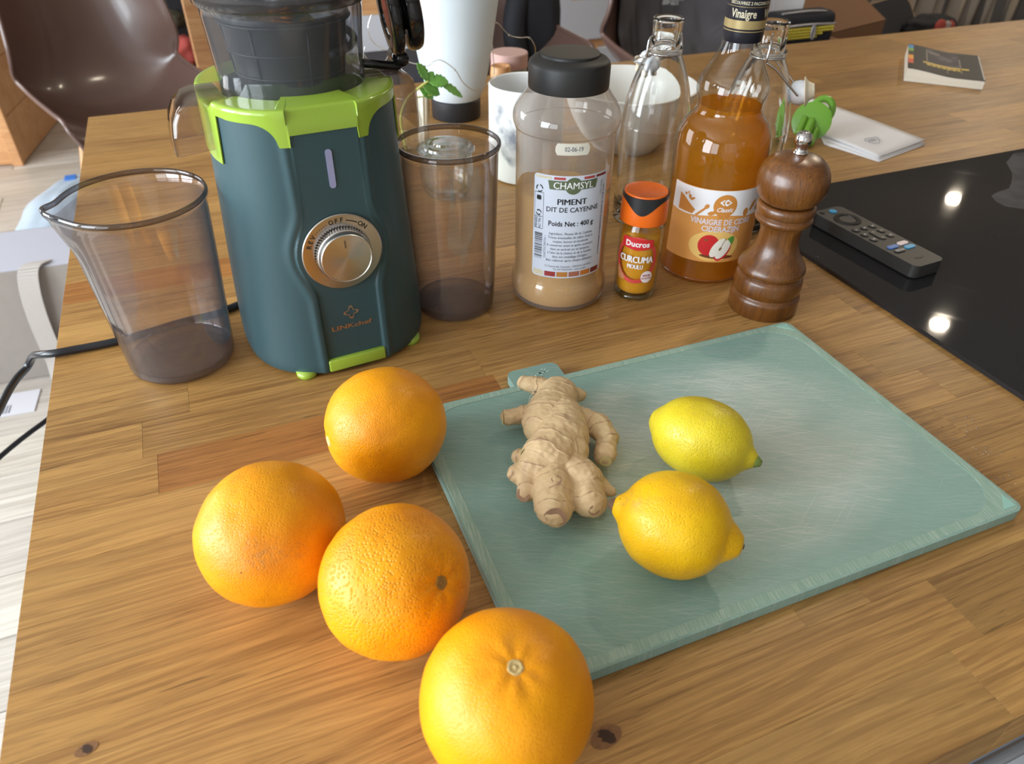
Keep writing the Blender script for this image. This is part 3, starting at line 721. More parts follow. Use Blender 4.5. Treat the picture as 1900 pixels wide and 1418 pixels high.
zs = [.004, .006, .009, .012]+[.012+.0011*k for k in range(1, 178)]
bs, bp = bmesh.new(), bmesh.new()
def grid(bm, pts_rows, mask=None, wrap_=True):
    rows = [[bm.verts.new(p) for p in r] for r in pts_rows]; n_ = len(rows[0])
    for i in range(len(rows)-1):
        for k in range(n_ if wrap_ else n_-1):
            k2 = (k+1) % n_
            if mask and not mask(i, k): continue
            bm.faces.new((rows[i][k], rows[i][k2], rows[i+1][k2], rows[i+1][k]))
    for v in [v for v in bm.verts if not v.link_faces]: bm.verts.remove(v)
    return rows
P_ = [[(*jbody(*jpt(c, z), z), z) for c in range(NC)] for z in zs]
ispan = lambda i, k: k < len(FU)-1 and chan((FU[k]+FU[k+1])/2, (zs[i]+zs[i+1])/2) < -.0003
grid(bs, P_, lambda i, k: not ispan(i, k) and not (zs[i] > .1945 and k < len(FU)-1 and abs(FU[k]) < .0265)); grid(bp, P_, lambda i, k: zs[i] < .197 and ispan(i, k))
new_obj('housing', bs, TEAL, jc); new_obj('front_panel', bp, TEAL, jc)
b = bmesh.new(); vs = [b.verts.new((*jpt(c, .004), .0042)) for c in range(NC)]; b.faces.new(vs[::-1]); new_obj('underside', b, BLACK, jc, False)
# lime collar
def jzb(u, y):
    if y < -.045 or (y < 0 and abs(u) < .05):
        x = abs(u)
        if x < .0232: return .1945
        if x < .0305: return .1868
        if x < .0465: return .1868+.0152*(1-((.0465-x)/.0160)**2.2)**.5
        return .2020
    if -.034 < y < .034 and abs(u) > .055: return .1690
    return .2025
ZT = .2105
cols = [(c, *jpt(c, .2)) for c in range(NC)]
rows = []
NR = 7
def jtop(u, y): return ZT-.0035 if (-.028 < y < .012 and u < -.05) or (-.020 < y < .022 and u > .05) else ZT
for i in range(NR):
    row = []
    for (c, u0, y0) in cols:
        zb = jzb(u0, y0); zt = jtop(u0, y0)-.002; z = zb+(zt-zb)*i/(NR-1); u, y = jpt(c, z, .0014)
        if abs(u) < .0236 and y < 0: y = -.0734+(max(0, z-.1985))*.35
        row.append((u, y, z))
    rows.append(row)
rows.insert(0, [(x*.985, y*.985, z) for x, y, z in rows[0]])
last = rows[-1]
for f_, dz in ((.992, .0012), (.975, .0019), (.94, .0020)):
    rows.append([(x*f_, y*f_, z+dz) for x, y, z in last])
ring_ = []
for (x, y, z) in last: d = math.hypot(x, y); ring_.append((x/d*.0508, y/d*.0508, z+.0012 if not (y < -.04 and abs(x) < .03) else z+.0035))
rows.append(ring_); rows.append([(x*.99, y*.99, z-.008) for x, y, z in ring_])
b = bmesh.new(); grid(b, rows); new_obj('lime_collar', b, GREEN, jc, True, angle=50)
b = bmesh.new(); bmesh.ops.create_circle(b, cap_ends=True, segments=48, radius=.0515); bmesh.ops.translate(b, vec=(0, 0, .2035), verts=b.verts); new_obj('bowl_seat', b, BLACK, jc, False)
# lime foot strip and feet
b = box(-.0236, .0236, -.0758, -.060, .0042, .0150, .0014, 2); new_obj('lime_foot_strip', b, GREEN, jc)
for fx, fy in ((-.040, -.0635), (.052, -.0535), (-.048, .048), (.048, .048)):
    new_obj('foot', lathe([(0, 0), (.008, 0), (.0085, .002), (.0085, .0055), (0, .0055)], 20, c=(fx, fy)), GREEN, jc)
# light bar
b = bmesh.new(); pl_ = rrect(-.0022, .0022, .1548, .1822, .0021, 5)
b = prism(pl_, 0, .0012, .0004, 1); bmesh.ops.transform(b, matrix=Matrix.Translation((.0008, -.0718, 0)) @ Matrix.Rotation(PI/2, 4, 'X'), verts=b.verts); new_obj('light_bar', b, LEDM, jc, False)
# dial, built facing -y
DX, DZ = .0005, .106
FX = Matrix.Translation((DX, -.0721, DZ)) @ Matrix.Rotation(PI/2, 4, 'X')      # local z -> -y
def faced(bm): bmesh.ops.transform(bm, matrix=FX, verts=bm.verts); return bm
def at_face(name, bm, m, parent, smooth=True, angle=30):
    o = new_obj(name, bm, m, parent, smooth, angle=angle); return o
dial = new_obj('dial_plate', lathe([(.0298, 0), (.0298, .0018), (.0291, .0024), (.0213, .0024), (.0210, .001), (0, .001)], 96), STEELR, jc, True, angle=25)
# object origin on the dial axis so that the brushing is radial round it
dial.matrix_parent_inverse = Matrix.Identity(4); dial.matrix_basis = FX
for nm in ('a',):
    b = bmesh.new(); NK = 60; 
    seg = NK*4
    fnk = lambda a, r, z: (r*(1-.028*(.5+.5*math.cos(NK*a)))*math.cos(a), r*(1-.028*(.5+.5*math.cos(NK*a)))*math.sin(a), z)
    kn = new_obj('dial_knob', lathe([(.0208, .0010), (.0204, .0085)], seg, fn=fnk), CHROME, jc, True, angle=40); kn.matrix_basis = FX
    kc = new_obj('knob_cap', lathe([(.0202, .0083), (.0196, .0092), (.0192, .0125), (.0186, .0136), (.0181, .0137), (.0177, .0131), (0, .0131)], 72), STEEL, kn, True, angle=25)
    gm = prism(rrect(-.0006, .0006, .0085, .0145, .0005, 3), .0129, .0134); new_obj('pointer', gm, mat('pointer_groove', (.30, .28, .26, 1), .3, 1.0), kn, False)
# brushed-metal tangent axis is the object's own z: swap shader axis by using Z radial
lt = bmesh.new()
def arc_text(s, ang_mid, r, size, bm):
    n_ = len(s)
    for i, ch in enumerate(s):
        a = math.radians(ang_mid)-(i-(n_-1)/2)*size*.80/r
        text2d(ch, size, .00012, at=(r*math.cos(a), r*math.sin(a)), rot=a-PI/2, bm=bm)
arc_text('OFF', 94, .0251, .0048, lt); arc_text('ON', 48, .0251, .0048, lt); arc_text('REV', 150, .0251, .0048, lt)
for a in np.linspace(134, 112, 6): merge(lt, flat([ell(.0251*math.cos(math.radians(a)), .0251*math.sin(math.radians(a)), .00035, .00035, 8)]))
arcp = [(.0254*math.cos(math.radians(a)), .0254*math.sin(math.radians(a))) for a in np.linspace(78, 58, 8)]; arcq = [(.0247*math.cos(math.radians(a)), .0247*math.sin(math.radians(a))) for a in np.linspace(58, 78, 8)]
merge(lt, flat([arcp+arcq]))
for v in lt.verts: v.co.z = .00255
o = new_obj('dial_lettering', lt, DARKP, dial, False)
# maker's mark
lg = bmesh.new(); cl = []
for k in range(64):
    t = 2*PI*k/64; r = .0046+.0015*math.cos(4*t); cl.append((r*math.cos(t), r*math.sin(t)))
for k in range(64):
    p, q = cl[k], cl[(k+1) % 64]; lg.faces.new([lg.verts.new((x, y, 0)) for x, y in (p, q, (q[0]*.70, q[1]*.70), (p[0]*.70, p[1]*.70))])
for v in lg.verts: v.co.y += .0535
text2d('LINK', .0054, .00014, xs=1.55, at=(-.0080, .0415), bm=lg); text2d('chef', .0054, .00014, xs=1.55, at=(.0080, .0415), bm=lg)
bmesh.ops.transform(lg, matrix=Matrix.Translation((.0005, -.07245, 0)) @ Matrix.Rotation(PI/2, 4, 'X'), verts=lg.verts); new_obj('maker_mark', lg, ROSE, jc, False)
# bowl
bowl = new_obj('juicing_bowl', lathe(cr([(.0495, .2040), (.0505, .2060), (.0508, .215), (.0522, .238), (.0538, .2600)], 4)+[(.0555, .2620), (.0562, .264), (.0562, .268), (.0545, .2695)], 80), BOWL, jc, True, angle=40)
new_obj('bowl_band', lathe([(.0556, .2617), (.0572, .2635), (.0574, .2680), (.0556, .2700)], 80), thin('smoky_band', (.30, .29, .29, 1), (.08, .08, .08, 1), .06, haze=.15, hazecol=(.2, .19, .19, 1)), jc, True, angle=40)
FLT = thin('filter_mesh', (.16, .17, .19, 1), (.03, .03, .035, 1), .30, spec=.05, haze=.35, hazecol=(.05, .06, .075, 1))
flt = new_obj('filter_basket', lathe([(.0360, .2060), (.0372, .2180), (.0378, .2186), (.0392, .2330), (.0400, .2336), (.0418, .2500), (.0440, .2530), (.0440, .2560)], 72), FLT, jc, True, angle=30)
for z_, r_ in ((.2184, .0381), (.2335, .0402), (.2515, .0442)):
    new_obj('filter_ring', tube([(r_*math.cos(2*PI*k/48), r_*math.sin(2*PI*k/48), z_) for k in range(48)], .0010, 6, closed=True), FILTER, flt)
for k in range(7):
    a = 2*PI*k/7+.35; new_obj('filter_rib', tube([(.0366*math.cos(a), .0366*math.sin(a), .207), (.0425*math.cos(a), .0425*math.sin(a), .250)], .0008, 4), FILTER, flt)
new_obj('auger', lathe(cr([(.030, .2050), (.029, .225), (.020, .245), (.010, .262), (.007, .280)], 4), 40, fn=lambda a, r, z: (r*(1+.10*math.sin(2*a+z*160))*math.cos(a), r*(1+.10*math.sin(2*a+z*160))*math.sin(a), z)), mat('auger_dark', (.022, .024, .03, 1), .3), jc)
b = tube([(.0455*math.cos(a), .0455*math.sin(a), .2365+.004*math.sin(a)) for a in np.linspace(-1.15, .35, 14)], .0026, 8); new_obj('wiper_arm', b, FILTER, jc)
# lid and feed chute, above the frame of the picture
new_obj('lid', lathe(cr([(.0560, .2690), (.0560, .2760), (.0520, .2830), (.0400, .2860), (.0300, .2870)], 4), 64), BOWL, jc)
new_obj('feed_chute', lathe([(.0300, .2860), (.0310, .36), (.0330, .362), (.0330, .366), (.0300, .366), (.0285, .2865)], 48), BOWL, jc, True, angle=40)
# outlets
def spout(name, prof, y0, y1, m):
    b = bmesh.new(); prof = [(x, z) for x, z in prof]; n_ = len(prof)
    A = [b.verts.new((x, y0, z)) for x, z in prof]; B = [b.verts.new((x, y1, z)) for x, z in prof]
    for k in range(n_-2): b.faces.new((A[k], A[k+1], B[k+1], B[k]))
    b.faces.new(A); b.faces.new(B[::-1])
    bmesh.ops.recalc_face_normals(b, faces=b.faces[:])
    be = [e for e in b.edges if any(len(f.verts) > 4 for f in e.link_faces) and any(len(f.verts) == 4 for f in e.link_faces)]
    bmesh.ops.bevel(b, geom=be, offset=.0035, segments=3, affect='EDGES', profile=.5)
    return new_obj(name, evaluated(b, [('SOLIDIFY', dict(thickness=.0013, offset=-1))]), m, jc, True, angle=40)
spout('juice_outlet', [(-.048, .2120), (-.0700, .2118), (-.0770, .2100), (-.0835, .2050), (-.0880, .1970), (-.0905, .1860), (-.0912, .1750), (-.060, .1775)], -.0265, .0110, CLEARP)
spout('pulp_outlet', [(.048, .2110), (.0750, .2105), (.0805, .2085), (.0845, .2040), (.0865, .1960), (.0870, .1800), (.0865, .1670), (.060, .1700)], -.0200, .0220, CLEARP)
# stopper flap beside the bowl: two thick glossy discs on a hinge arm
fl_ = bmesh.new(); FM = Matrix.Translation((.0850, .004, .2475)) @ Matrix.Rotation(math.radians(-7), 4, 'Y') @ Matrix.Rotation(math.radians(-8), 4, 'Z') @ Matrix.Rotation(-PI/2, 4, 'Y')
def disc(bm, r, h0, h1, e): 
    d = lathe([(0, h0), (r-e, h0), (r-.3*e, h0+.3*e), (r, h0+e), (r, h1-e), (r-.3*e, h1-.3*e), (r-e, h1), (r*.62, h1), (r*.58, h1-.0012), (0, h1-.0012)], 48)
    bmesh.ops.transform(d, matrix=FM, verts=d.verts); return merge(bm, d)
disc(fl_, .0310, .0040, .0120, .0030); disc(fl_, .0285, -.0115, .0000, .0040); disc(fl_, .0140, -.001, .005, .001)
flap = new_obj('outlet_stopper', fl_, FLAPM, jc, True, angle=40)
b = tube(cr([(.0805, .0, .219), (.0800, -.002, .2135), (.0770, -.003, .2112), (.0700, -.003, .2122), (.0600, -.002, .2140), (.0520, 0, .2150)], 5), .0032, 10); new_obj('stopper_hinge_arm', b, FLAPM, jc)
b = tube([(.0800, -.008, .2165), (.0800, .012, .2165)], .0052, 16); new_obj('hinge_barrel', b, FLAPM, jc)
# mains lead
cord = tube(cr([(.04, .645, .0034), (-.0117, .6270, .0034), (-.0306, .6190, .0034), (-.0581, .6161, .0034), (-.1084, .6051, .0034), (-.1396, .6037, .0036), (-.1600, .6035, .0040), (-.1735, .6160, -.002), (-.1850, .6390, -.016), (-.1945, .6450, -.0290), (-.2040, .6300, -.0320), (-.2110, .6000, -.0330), (-.2200, .5650, -.0400), (-.240, .540, -.085), (-.28, .56, -.16), (-.31, .62, -.22), (-.40, .75, -.30), (-.36, .86, -.30), (-.2969, .943, -.30), (-.22, 1.02, -.31), (-.10, 1.05, -.42), (-.05, 1.05, -.62)], 6), .0034, 10)
tag(new_obj('mains_lead', cord, RUB), 'black mains lead running from the juicer over the worktop edge', 'cable')

# ------------------------------------------------------------------ smoky juice cups
def cup_fn(spa, spw, spz, ext, h):
    def f(a, r, z):
        d = (a-spa+PI) % (2*PI)-PI
        k = math.exp(-(d/spw)**2)*sm(spz, h, z); rr = r+ext*k
        return rr*math.cos(a), rr*math.sin(a), z+.0035*k*sm(h*.8, h, z)
    return f
jug = empty('measuring_jug', 'smoky grey tapered jug with a pouring lip, before the juicer spout', 'jug', (-.0607, .5651, 0))
JH = .1430
f_ = cup_fn(math.radians(193), .26, .105, .0075, JH)
new_obj('jug_wall', lathe(cr([(.0375, .0006), (.0400, .0018), (.0412, .0060), (.0425, .025), (.0465, .085), (.0495, .1355)], 6)+[(.0512, .1390)], 120, fn=f_), SMOKE, jug)
new_obj('jug_inside', lathe(cr([(.0482, .1355), (.0452, .085), (.0412, .025), (.0398, .0090), (.0370, .0060)], 5), 120, fn=f_), SMOKE, jug)
rimp = [(.0500+.0014*math.cos(t), .1412+.0022*math.sin(t)) for t in np.linspace(0, 2*PI, 11)]
new_obj('jug_lip', lathe(rimp, 120, fn=f_), thin('smoky_lip', (.62, .60, .61, 1), (.10, .10, .11, 1), .03, power=1.3), jug)
new_obj('jug_base', lathe([(0, .0006), (.0375, .0006), (.0408, .0040), (.0400, .0078), (.0, .0070)], 80), SMOKEB, jug, True, angle=30)
cupo = empty('juice_cup', 'smoky grey straight cup standing beside the juicer, before the spice jar', 'cup', (.1778, .5634, 0))
new_obj('cup_wall', lathe(cr([(.0320, .0006), (.0345, .0018), (.0356, .0060), (.0370, .025), (.0395, .100), (.0407, .1440)], 6)+[(.0420, .1475)], 96), SMOKE, cupo)
new_obj('cup_inside', lathe(cr([(.0393, .1440), (.0382, .100), (.0357, .025), (.0345, .0090), (.032, .0060)], 5), 96), SMOKE, cupo)
new_obj('cup_lip', lathe([(.0414+.0016*math.cos(t), .1505+.0024*math.sin(t)) for t in np.linspace(0, 2*PI, 11)], 96), bpy.data.materials['smoky_lip'], cupo)
new_obj('cup_base', lathe([(0, .0006), (.0320, .0006), (.0350, .0040), (.0343, .0078), (0, .0070)], 80), SMOKEB, cupo, True, angle=30)

# ------------------------------------------------------------------ cayenne jar
jar = empty('spice_jar', 'clear plastic jar of tan cayenne powder with black lid and white label', 'spice jar', (.2761, .5484, 0))
JP = [(.038, .0004), (.0425, .004), (.0437, .010), (.0440, .018), (.0430, .024), (.0416, .029), (.0413, .040), (.0415, .110), (.0418, .155), (.0430, .1590), (.0443, .1640), (.0444, .1690), (.0432, .1735), (.0405, .1778), (.0355, .1848), (.0316, .1905)]
new_obj('jar_wall', lathe([(0, .003), (.030, .0028)]+cr(JP, 4)+[(.0300, .193)], 96), PETJ, jar)
def powder(prof, ztop, seg, amp, m, parent, rng=1, tilt=(0, 0)):
    f = lambda a, r, z: (r*math.cos(a), r*math.sin(a), z if z < ztop-.002 else z+amp*noise.noise(Vector((r*math.cos(a)*60, r*math.sin(a)*60, rng)))+tilt[0]*r*math.cos(a)+tilt[1]*r*math.sin(a))
    return new_obj('powder', lathe(prof, seg, fn=f), m, parent)
powder([(0, .0045), (.036, .0045)]+cr([(.0412, .0070), (.0426, .012), (.0428, .018), (.0418, .024), (.0403, .029), (.0401, .040), (.0403, .095)], 3)+[(.0403, .1025), (.036, .1050), (.028, .1065), (.018, .107), (.008, .107), (0, .107)], .1000, 72, .0030, CAY, jar, tilt=(-.12, .05))
new_obj('lid', lathe([(.0305, .1890), (.0322, .1895), (.0326, .1910), (.0326, .2065), (.0318, .2090), (.0296, .2112), (.0255, .2128), (.0245, .2132), (.0242, .2128), (.0238, .2132), (.0236, .2150), (.0228, .2156), (0, .2158)], 80), BLACKD, jar, True, angle=28)
b = wrap(flat([rrect(-.011, .011, -.0012, .0012, .001, 3)]), .0328, -60, .002, .2090); new_obj('lid_flap_tab', b, BLACK, jar, False)
JA, JR = -104.5, .0419
lab = new_obj('label', wrap(flat([rrect(-.0340, .0340, .0375, .1310, .003, 4)]), JR, JA, .0022), PAPER, jar)
def jl(name, drawing, m, lift): 
    return new_obj(name, wrap(drawing, JR+lift, JA, .0022), m, lab, False)
d = bmesh.new()
text2d('PIMENT', .0073, .00022, at=(-.0005, .1085), bm=d, xs=1.02); text2d('DIT DE CAYENNE', .0060, .00008, at=(.0010, .1015), bm=d, xs=.98); text2d('Poids Net : 400 g', .0062, .00014, at=(0, .0890), bm=d, xs=.92)
jl('title_lettering', d, INK, .00012)
d = bmesh.new()
for i, t in enumerate(('Ingrédient : Piment dit de Cayenne', 'Traces éventuelles de céleri, fruits à', 'coques, lactose et moutarde', 'A conserver avant et après ouverture', "dans un endroit sec et tempéré,", "à l'abri de la chaleur et de la lumière", "dans son emballage d'origine", 'Bien refermer après chaque utilisation')):
    text2d(t, .0032, .00003, at=(.0005, .0800-i*.0036), bm=d, xs=.86)
text2d('22 Chemin des Charenaix - 26600 Pont-de-l\'Isère', .0027, 0, at=(0, .0488), bm=d, xs=.80); text2d('Tél. 04.75.84.03.46 - mail: contact', .0027, 0, at=(.001, .0460), bm=d, xs=.82)
text2d('A CONSOMMER DE PREFERENCE AVANT LE : VOIR SOUS', .0028, .00008, at=(.0300, .0870), rot=PI/2, bm=d, xs=.92); text2d('DMI 29266', .0026, 0, at=(.0268, .1180), rot=PI/2, bm=d)
text2d('3560703708754 1', .0030, 0, at=(-.0222, .0670), rot=PI/2, bm=d); text2d('PENSEZ', .0030, .0001, at=(-.0312, .0885), rot=PI/2, bm=d); text2d('AU TRI !', .0030, .0001, at=(-.0278, .0885), rot=PI/2, bm=d)
jl('small_print', d, GREYP, .00012)
d = bmesh.new(); rr_ = random.Random(3); y = .0550
while y < .0790:
    w_ = rr_.choice((.0003, .0003, .0006, .0009)); merge(d, flat([[(-.0322, y), (-.0248, y), (-.0248, y+w_), (-.0322, y+w_)]])); y += w_+rr_.choice((.0003, .0005, .0008))
for (x0, x1, y0, y1) in ((-.0332, -.0329, .0830, .1150), (-.0250, -.0247, .0830, .1150), (-.0332, -.0247, .1148, .1152), (-.0332, -.0247, .0828, .0832), (-.0330, -.0248, .0938, .0941)): merge(d, flat([[(x0, y0), (x1, y0), (x1, y1), (x0, y1)]]))
for a0 in (0, 2.1, 4.2): merge(d, flat([[(-.0288+r*math.cos(a0+t), .1185+r*math.sin(a0+t)) for r, t in ((.0034, 0), (.0034, .5), (.0034, 1.0), (.0034, 1.5), (.0024, 1.5), (.0024, 1.0), (.0024, .5), (.0024, 0))]]))
for a0 in (0, 3.14): merge(d, flat([[(-.0290+r*math.cos(a0+t), .0972+r*math.sin(a0+t)) for r, t in ((.0028, 0), (.0028, .8), (.0028, 1.6), (.0028, 2.4), (.0014, 2.4), (.0016, 1.6), (.0018, .8), (.0020, 0))]]))
merge(d, flat([rrect(-.0312, -.0270, .1085, .1125, .0008, 2)])); 
jl('barcode_and_symbols', d, INK, .00012)
d = flat([ell(.0, .1225, .0072, .0072, 32)]); jl('emblem_disc', d, MOSS, .00012)
d = flat([[(-.0215, .1268), (.0215, .1268), (.0200, .1192), (-.0200, .1192)]]); jl('emblem_banner', d, MOSS, .00016)
d = bmesh.new(); text2d('CHAMSYL', .0082, .00008, at=(0, .1225), bm=d, xs=.94); jl('emblem_lettering', d, WHITE, .00026)
for (x0, x1, m) in ((-.0325, -.0185, SEEDS), (-.0165, -.0070, REDB), (.0085, .0185, REDB), (.0200, .0315, MAROON)): jl('colour_bar', flat([[(x0, .1277), (x1, .1277), (x1, .1298), (x0, .1298)]]), m, .00010)
for i, m in enumerate((SEEDS, SPICE1, mat('ochre_print', sr(184, 124, 60), .5), mat('bark_print', sr(170, 104, 84), .6, var=.4, vscale=400), mat('saffron_print', sr(196, 116, 40), .5, var=.3, vscale=900), MAROON)):
    x0 = -.0325+i*.01085; jl('colour_square', flat([[(x0, .0388), (x0+.0098, .0388), (x0+.0098, .0436), (x0, .0436)]]), m, .00010)
st = new_obj('date_sticker', wrap(flat([[(-.0125, .1480), (.0125, .1480), (.0140, .1510), (.0140, .1545), (.0125, .1575), (-.0125, .1575), (-.0140, .1545), (-.0140, .1510)]]), .0420, -108, .002), mat('sticker_paper', sr(214, 210, 196), .6), jar)
d = bmesh.new(); text2d('02-06-19', .0052, .00006, at=(.001, .1528), bm=d, xs=.80); new_obj('date_print', wrap(d, .0421, -108, .002), GREYP, st, False)

# ------------------------------------------------------------------ curcuma jar
cj = empty('turmeric_jar', 'small glass jar of ground turmeric with an orange and black cap', 'spice jar', (.3441, .5207, 0))
octf = lambda a, r, z: (r*math.cos(a), r*math.sin(a), z+(.0022*max(0, math.cos(6*(a-math.radians(-128))))*1.0 if z < .0005 else 0))
new_obj('jar_wall', lathe([(0, .004), (.011, .0035), (.0150, .0002), (.0180, .0002), (.0193, .0020), (.0198, .006), (.0199, .066), (.0190, .072), (.0165, .077)], 72, fn=octf), GLASSJ, cj)
new_obj('jar_foot', lathe([(0, .0055), (.0165, .0055), (.0188, .0038), (.0186, .0012), (.014, .0008), (.010, .0040), (0, .0042)], 48), thin('green_glass_foot', (.90, .93, .88, 1), (.66, .72, .64, 1), .04, spec=.08), cj)
powder([(0, .0062), (.0150, .0062), (.0172, .0080), (.0178, .012), (.0178, .060), (.0176, .0640), (.0120, .0660), (.006, .0665), (0, .066)], .063, 48, .0060, TURM, cj, tilt=(.05, .14))
new_obj('cap', lathe([(.0190, .0755), (.0206, .0760), (.0210, .0775), (.0209, .0850), (.0204, .0990), (.0200, .1010), (.0188, .1012), (0, .1008)], 64), ORCAP, cj, True, angle=30)
rows = []
for i in range(7):
    row = []
    for k in range(96):
        a = 2*PI*k/96; dd = (a-math.radians(-128)+PI) % (2*PI)-PI; zb = .0985-.0120*math.exp(-(dd/.62)**2); z = zb+(.1015-zb)*i/6
        r = .0210-.0005*(z-.085)/.016; row.append((r*math.cos(a), r*math.sin(a), z))
    rows.append(row)
rows.append([(x*.93, y*.93, z+.0002) for x, y, z in rows[-1]])
b = bmesh.new(); grid(b, rows); new_obj('cap_band', b, BLACK, cj, True, angle=50)
new_obj('cap_top', lathe([(.0195, .1008), (.0192, .1026), (.0182, .1030), (.0172, .1024), (0, .1020)], 64), ORCAP, cj, True, angle=30)
CA, CR = -129.0, .0202
def cl_(name, drawing, m, lift, par=None): return new_obj(name, wrap(drawing, CR+lift, CA, .0012), m, par or cj, False)
rg_ = bmesh.new(); E1, E2 = ell(0, .0430, .0205, .0232, 48), ell(0, .0435, .0168, .0198, 48)
for k in range(48):
    A_ = [E1[k], E1[(k+1) % 48], E2[(k+1) % 48], E2[k]]; rg_.faces.new([rg_.verts.new((x, y, 0)) for x, y in A_])
rl = cl_('printed_ring', rg_, mat('ring_print', sr(212, 74, 66), .45, var=.12, vscale=300), .0000)
cl_('logo_plate', flat([[(-.0148, .0555), (-.0150, .0648), (-.010, .0655), (.0, .0643), (.010, .0640), (.0150, .0635), (.0148, .0560), (.010, .0545), (0, .0532), (-.010, .0545)]]), REDP, .00012, rl)
d = bmesh.new(); text2d('Ducros', .0075, .00022, at=(0, .0592), bm=d, xs=1.0); cl_('logo_lettering', d, WHITE, .00024, rl)
d = bmesh.new(); text2d('CURCUMA', .0092, .00030, at=(0, .0438), bm=d, xs=.72); text2d('MOULU', .0060, .00022, at=(0, .0368), bm=d, xs=.70); cl_('name_lettering', d, WHITE, .00020, rl)
bdg = cl_('badge', flat([ell(.0120, .0268, .0056, .0060, 28)]), mat('badge_paper', sr(236, 226, 228), .5), .00030, rl)
d = bmesh.new(); text2d('EPICES', .0026, .0001, at=(.0120, .0282), bm=d); text2d('MOULUES', .0022, .0001, at=(.0120, .0253), bm=d); new_obj('badge_lettering', wrap(d, CR+.00042, CA, .0012), REDB, bdg, False)
d = flat([ell(-.0155, .0300, .0022, .0050, 16, .4), ell(-.0132, .0262, .0034, .0026, 16, -.3), ell(-.0112, .0240, .0026, .0020, 16), ell(-.0146, .0252, .0020, .0030, 16)]); cl_('root_picture', d, mat('root_print', sr(196, 132, 92), .5, var=.25, vscale=500), .00030, rl)

# ------------------------------------------------------------------ vinegar bottle
vb = empty('vinegar_bottle', 'tall glass bottle of amber cider vinegar with orange and white label', 'bottle', (.4338, .5423, 0))
VP = [(.0405, .0020), (.0420, .006), (.0424, .012), (.0424, .090), (.0428, .110), (.0430, .122), (.0424, .130), (.0405, .138), (.0365, .146), (.0312, .152), (.0288, .1565), (.0284, .1600), (.0294, .1660), (.0310, .1715), (.0310, .1765), (.0290, .1830), (.0250, .1900), (.0205, .1990), (.0172, .2070), (.0160, .2130), (.0156, .2200)]
new_obj('bottle_glass', lathe([(0, .005), (.030, .004), (.036, .0004), (.0390, .0006)]+cr(VP, 4)+[(.0150, .300), (.0162, .302), (.0162, .310), (.0130, .310)], 96), VGLASS, vb)
VI = [(r-.0016, z) for r, z in VP if z < .158]
cid = new_obj('vinegar', lathe([(0, .0065), (.030, .0060)]+cr([(.0370, .0040)]+VI, 4)+[(.0276, .1600), (.0274, .1612), (0, .1612)], 96), CIDER, vb, True, angle=50)
slv = new_obj('neck_sleeve', lathe([(.0161, .2135), (.0163, .2140), (.0168, .2200), (.0168, .3000), (.0172, .3010), (.0172, .312), (.0160, .3135), (0, .3135)], 64), NAVY, vb, True, angle=40)
VA, VRs = -112.0, .0169
def vs(name, drawing, m, lift=.0): return new_obj(name, wrap(drawing, VRs+lift, VA-12, .0012), m, slv, False)
def band(z0, z1): return flat([[(-.0525, z0), (.0525, z0), (.0525, z1), (-.0525, z1)]])
vs('gold_band', band(.2243, .2308), GOLD, .00005); vs('gold_line', band(.2222, .2229), GOLD, .00005); vs('gold_line', band(.2407, .2410), GOLD, .00005); vs('gold_line', band(.2508, .2514), GOLD, .00005)
d = bmesh.new(); text2d('Vinaigre', .0088, .00020, at=(-.0035, .2356), bm=d, xs=.74); text2d('Vinaigre', .0088, .00020, at=(.0255, .2356), bm=d, xs=.74); text2d('DECOUVREZ 2 FACONS DE', .0033, .00005, at=(.0010, .2435), bm=d, xs=.88)
vs('sleeve_lettering', d, mat('cream_print', sr(206, 196, 168), .5), .00008)
VR = .0430
vl = new_obj('label', wrap(flat([rrect(-.0530, .0530, .0258, .0975, .002, 3)]), VR, VA, .0025), ORP, vb)
def vl_(name, drawing, m, lift): return new_obj(name, wrap(drawing, VR+lift, VA, .0025), m, vl, False)
# white upper field with its wavy lower border
low = [(x, .0722+.0016*math.cos(x*90)) for x in np.linspace(-.0525, .0525, 50)]
d = bmesh.new()
for p, q in zip(low, low[1:]): d.faces.new([d.verts.new((x, y, 0)) for x, y in (p, q, (q[0], .0970), (p[0], .0970))])
vl_('white_field', d, WHITE, .0001)
d = flat([ell(.0005, .0828, .0108, .0108, 36), [(-.005, .0735), (.006, .0735), (.0045, .0705), (-.0035, .0705)],
          [(-.044, .0725), (-.044, .0885), (-.039, .0862), (-.030, .0790), (-.026, .0762), (-.0285, .0718)],            # bowl
          ell(-.033, .0872, .0014, .0024, 12, .3), ell(-.0375, .0890, .0013, .0013, 10), ell(-.0300, .0858, .0026, .0011, 12, .6), ell(-.0350, .0905, .0008, .0013, 10),
          [(-.0262, .0715), (-.0175, .0805), (-.0160, .0790), (-.0235, .0712)], ell(-.0158, .0812, .0020, .0026, 12, -.7),     # fork
          ell(-.0108, .0752, .0036, .0020, 12, .3), ell(-.0085, .0762, .0020, .0018, 10),
          ell(.0225, .0752, .0030, .0040, 14), ell(.0310, .0800, .0060, .0022, 14, .9), ell(.0400, .0780, .0060, .0022, 14, .9)])
vl_('pattern', d, ORD, .0002)
d = flat([[(-.0052, .0860), (-.0010, .0890), (-.0006, .0882), (-.0028, .0860), (-.0006, .0838), (-.0010, .0830)], [(.0062, .0860), (.0022, .0890), (.0026, .0874), (.0044, .0860), (.0026, .0846), (.0022, .0830)],
          [(.0000, .0882), (.0018, .0893), (.0032, .0880), (.0020, .0872), (.0012, .0872), (.0008, .0860), (.0012, .0848), (.0020, .0848), (.0032, .0840), (.0018, .0827), (.0000, .0838), (-.0006, .0860)]])
text2d('Classic', .0058, .00012, at=(.0005, .0789), bm=d, shear=.25, xs=.95); vl_('emblem', d, WHITE, .0003)
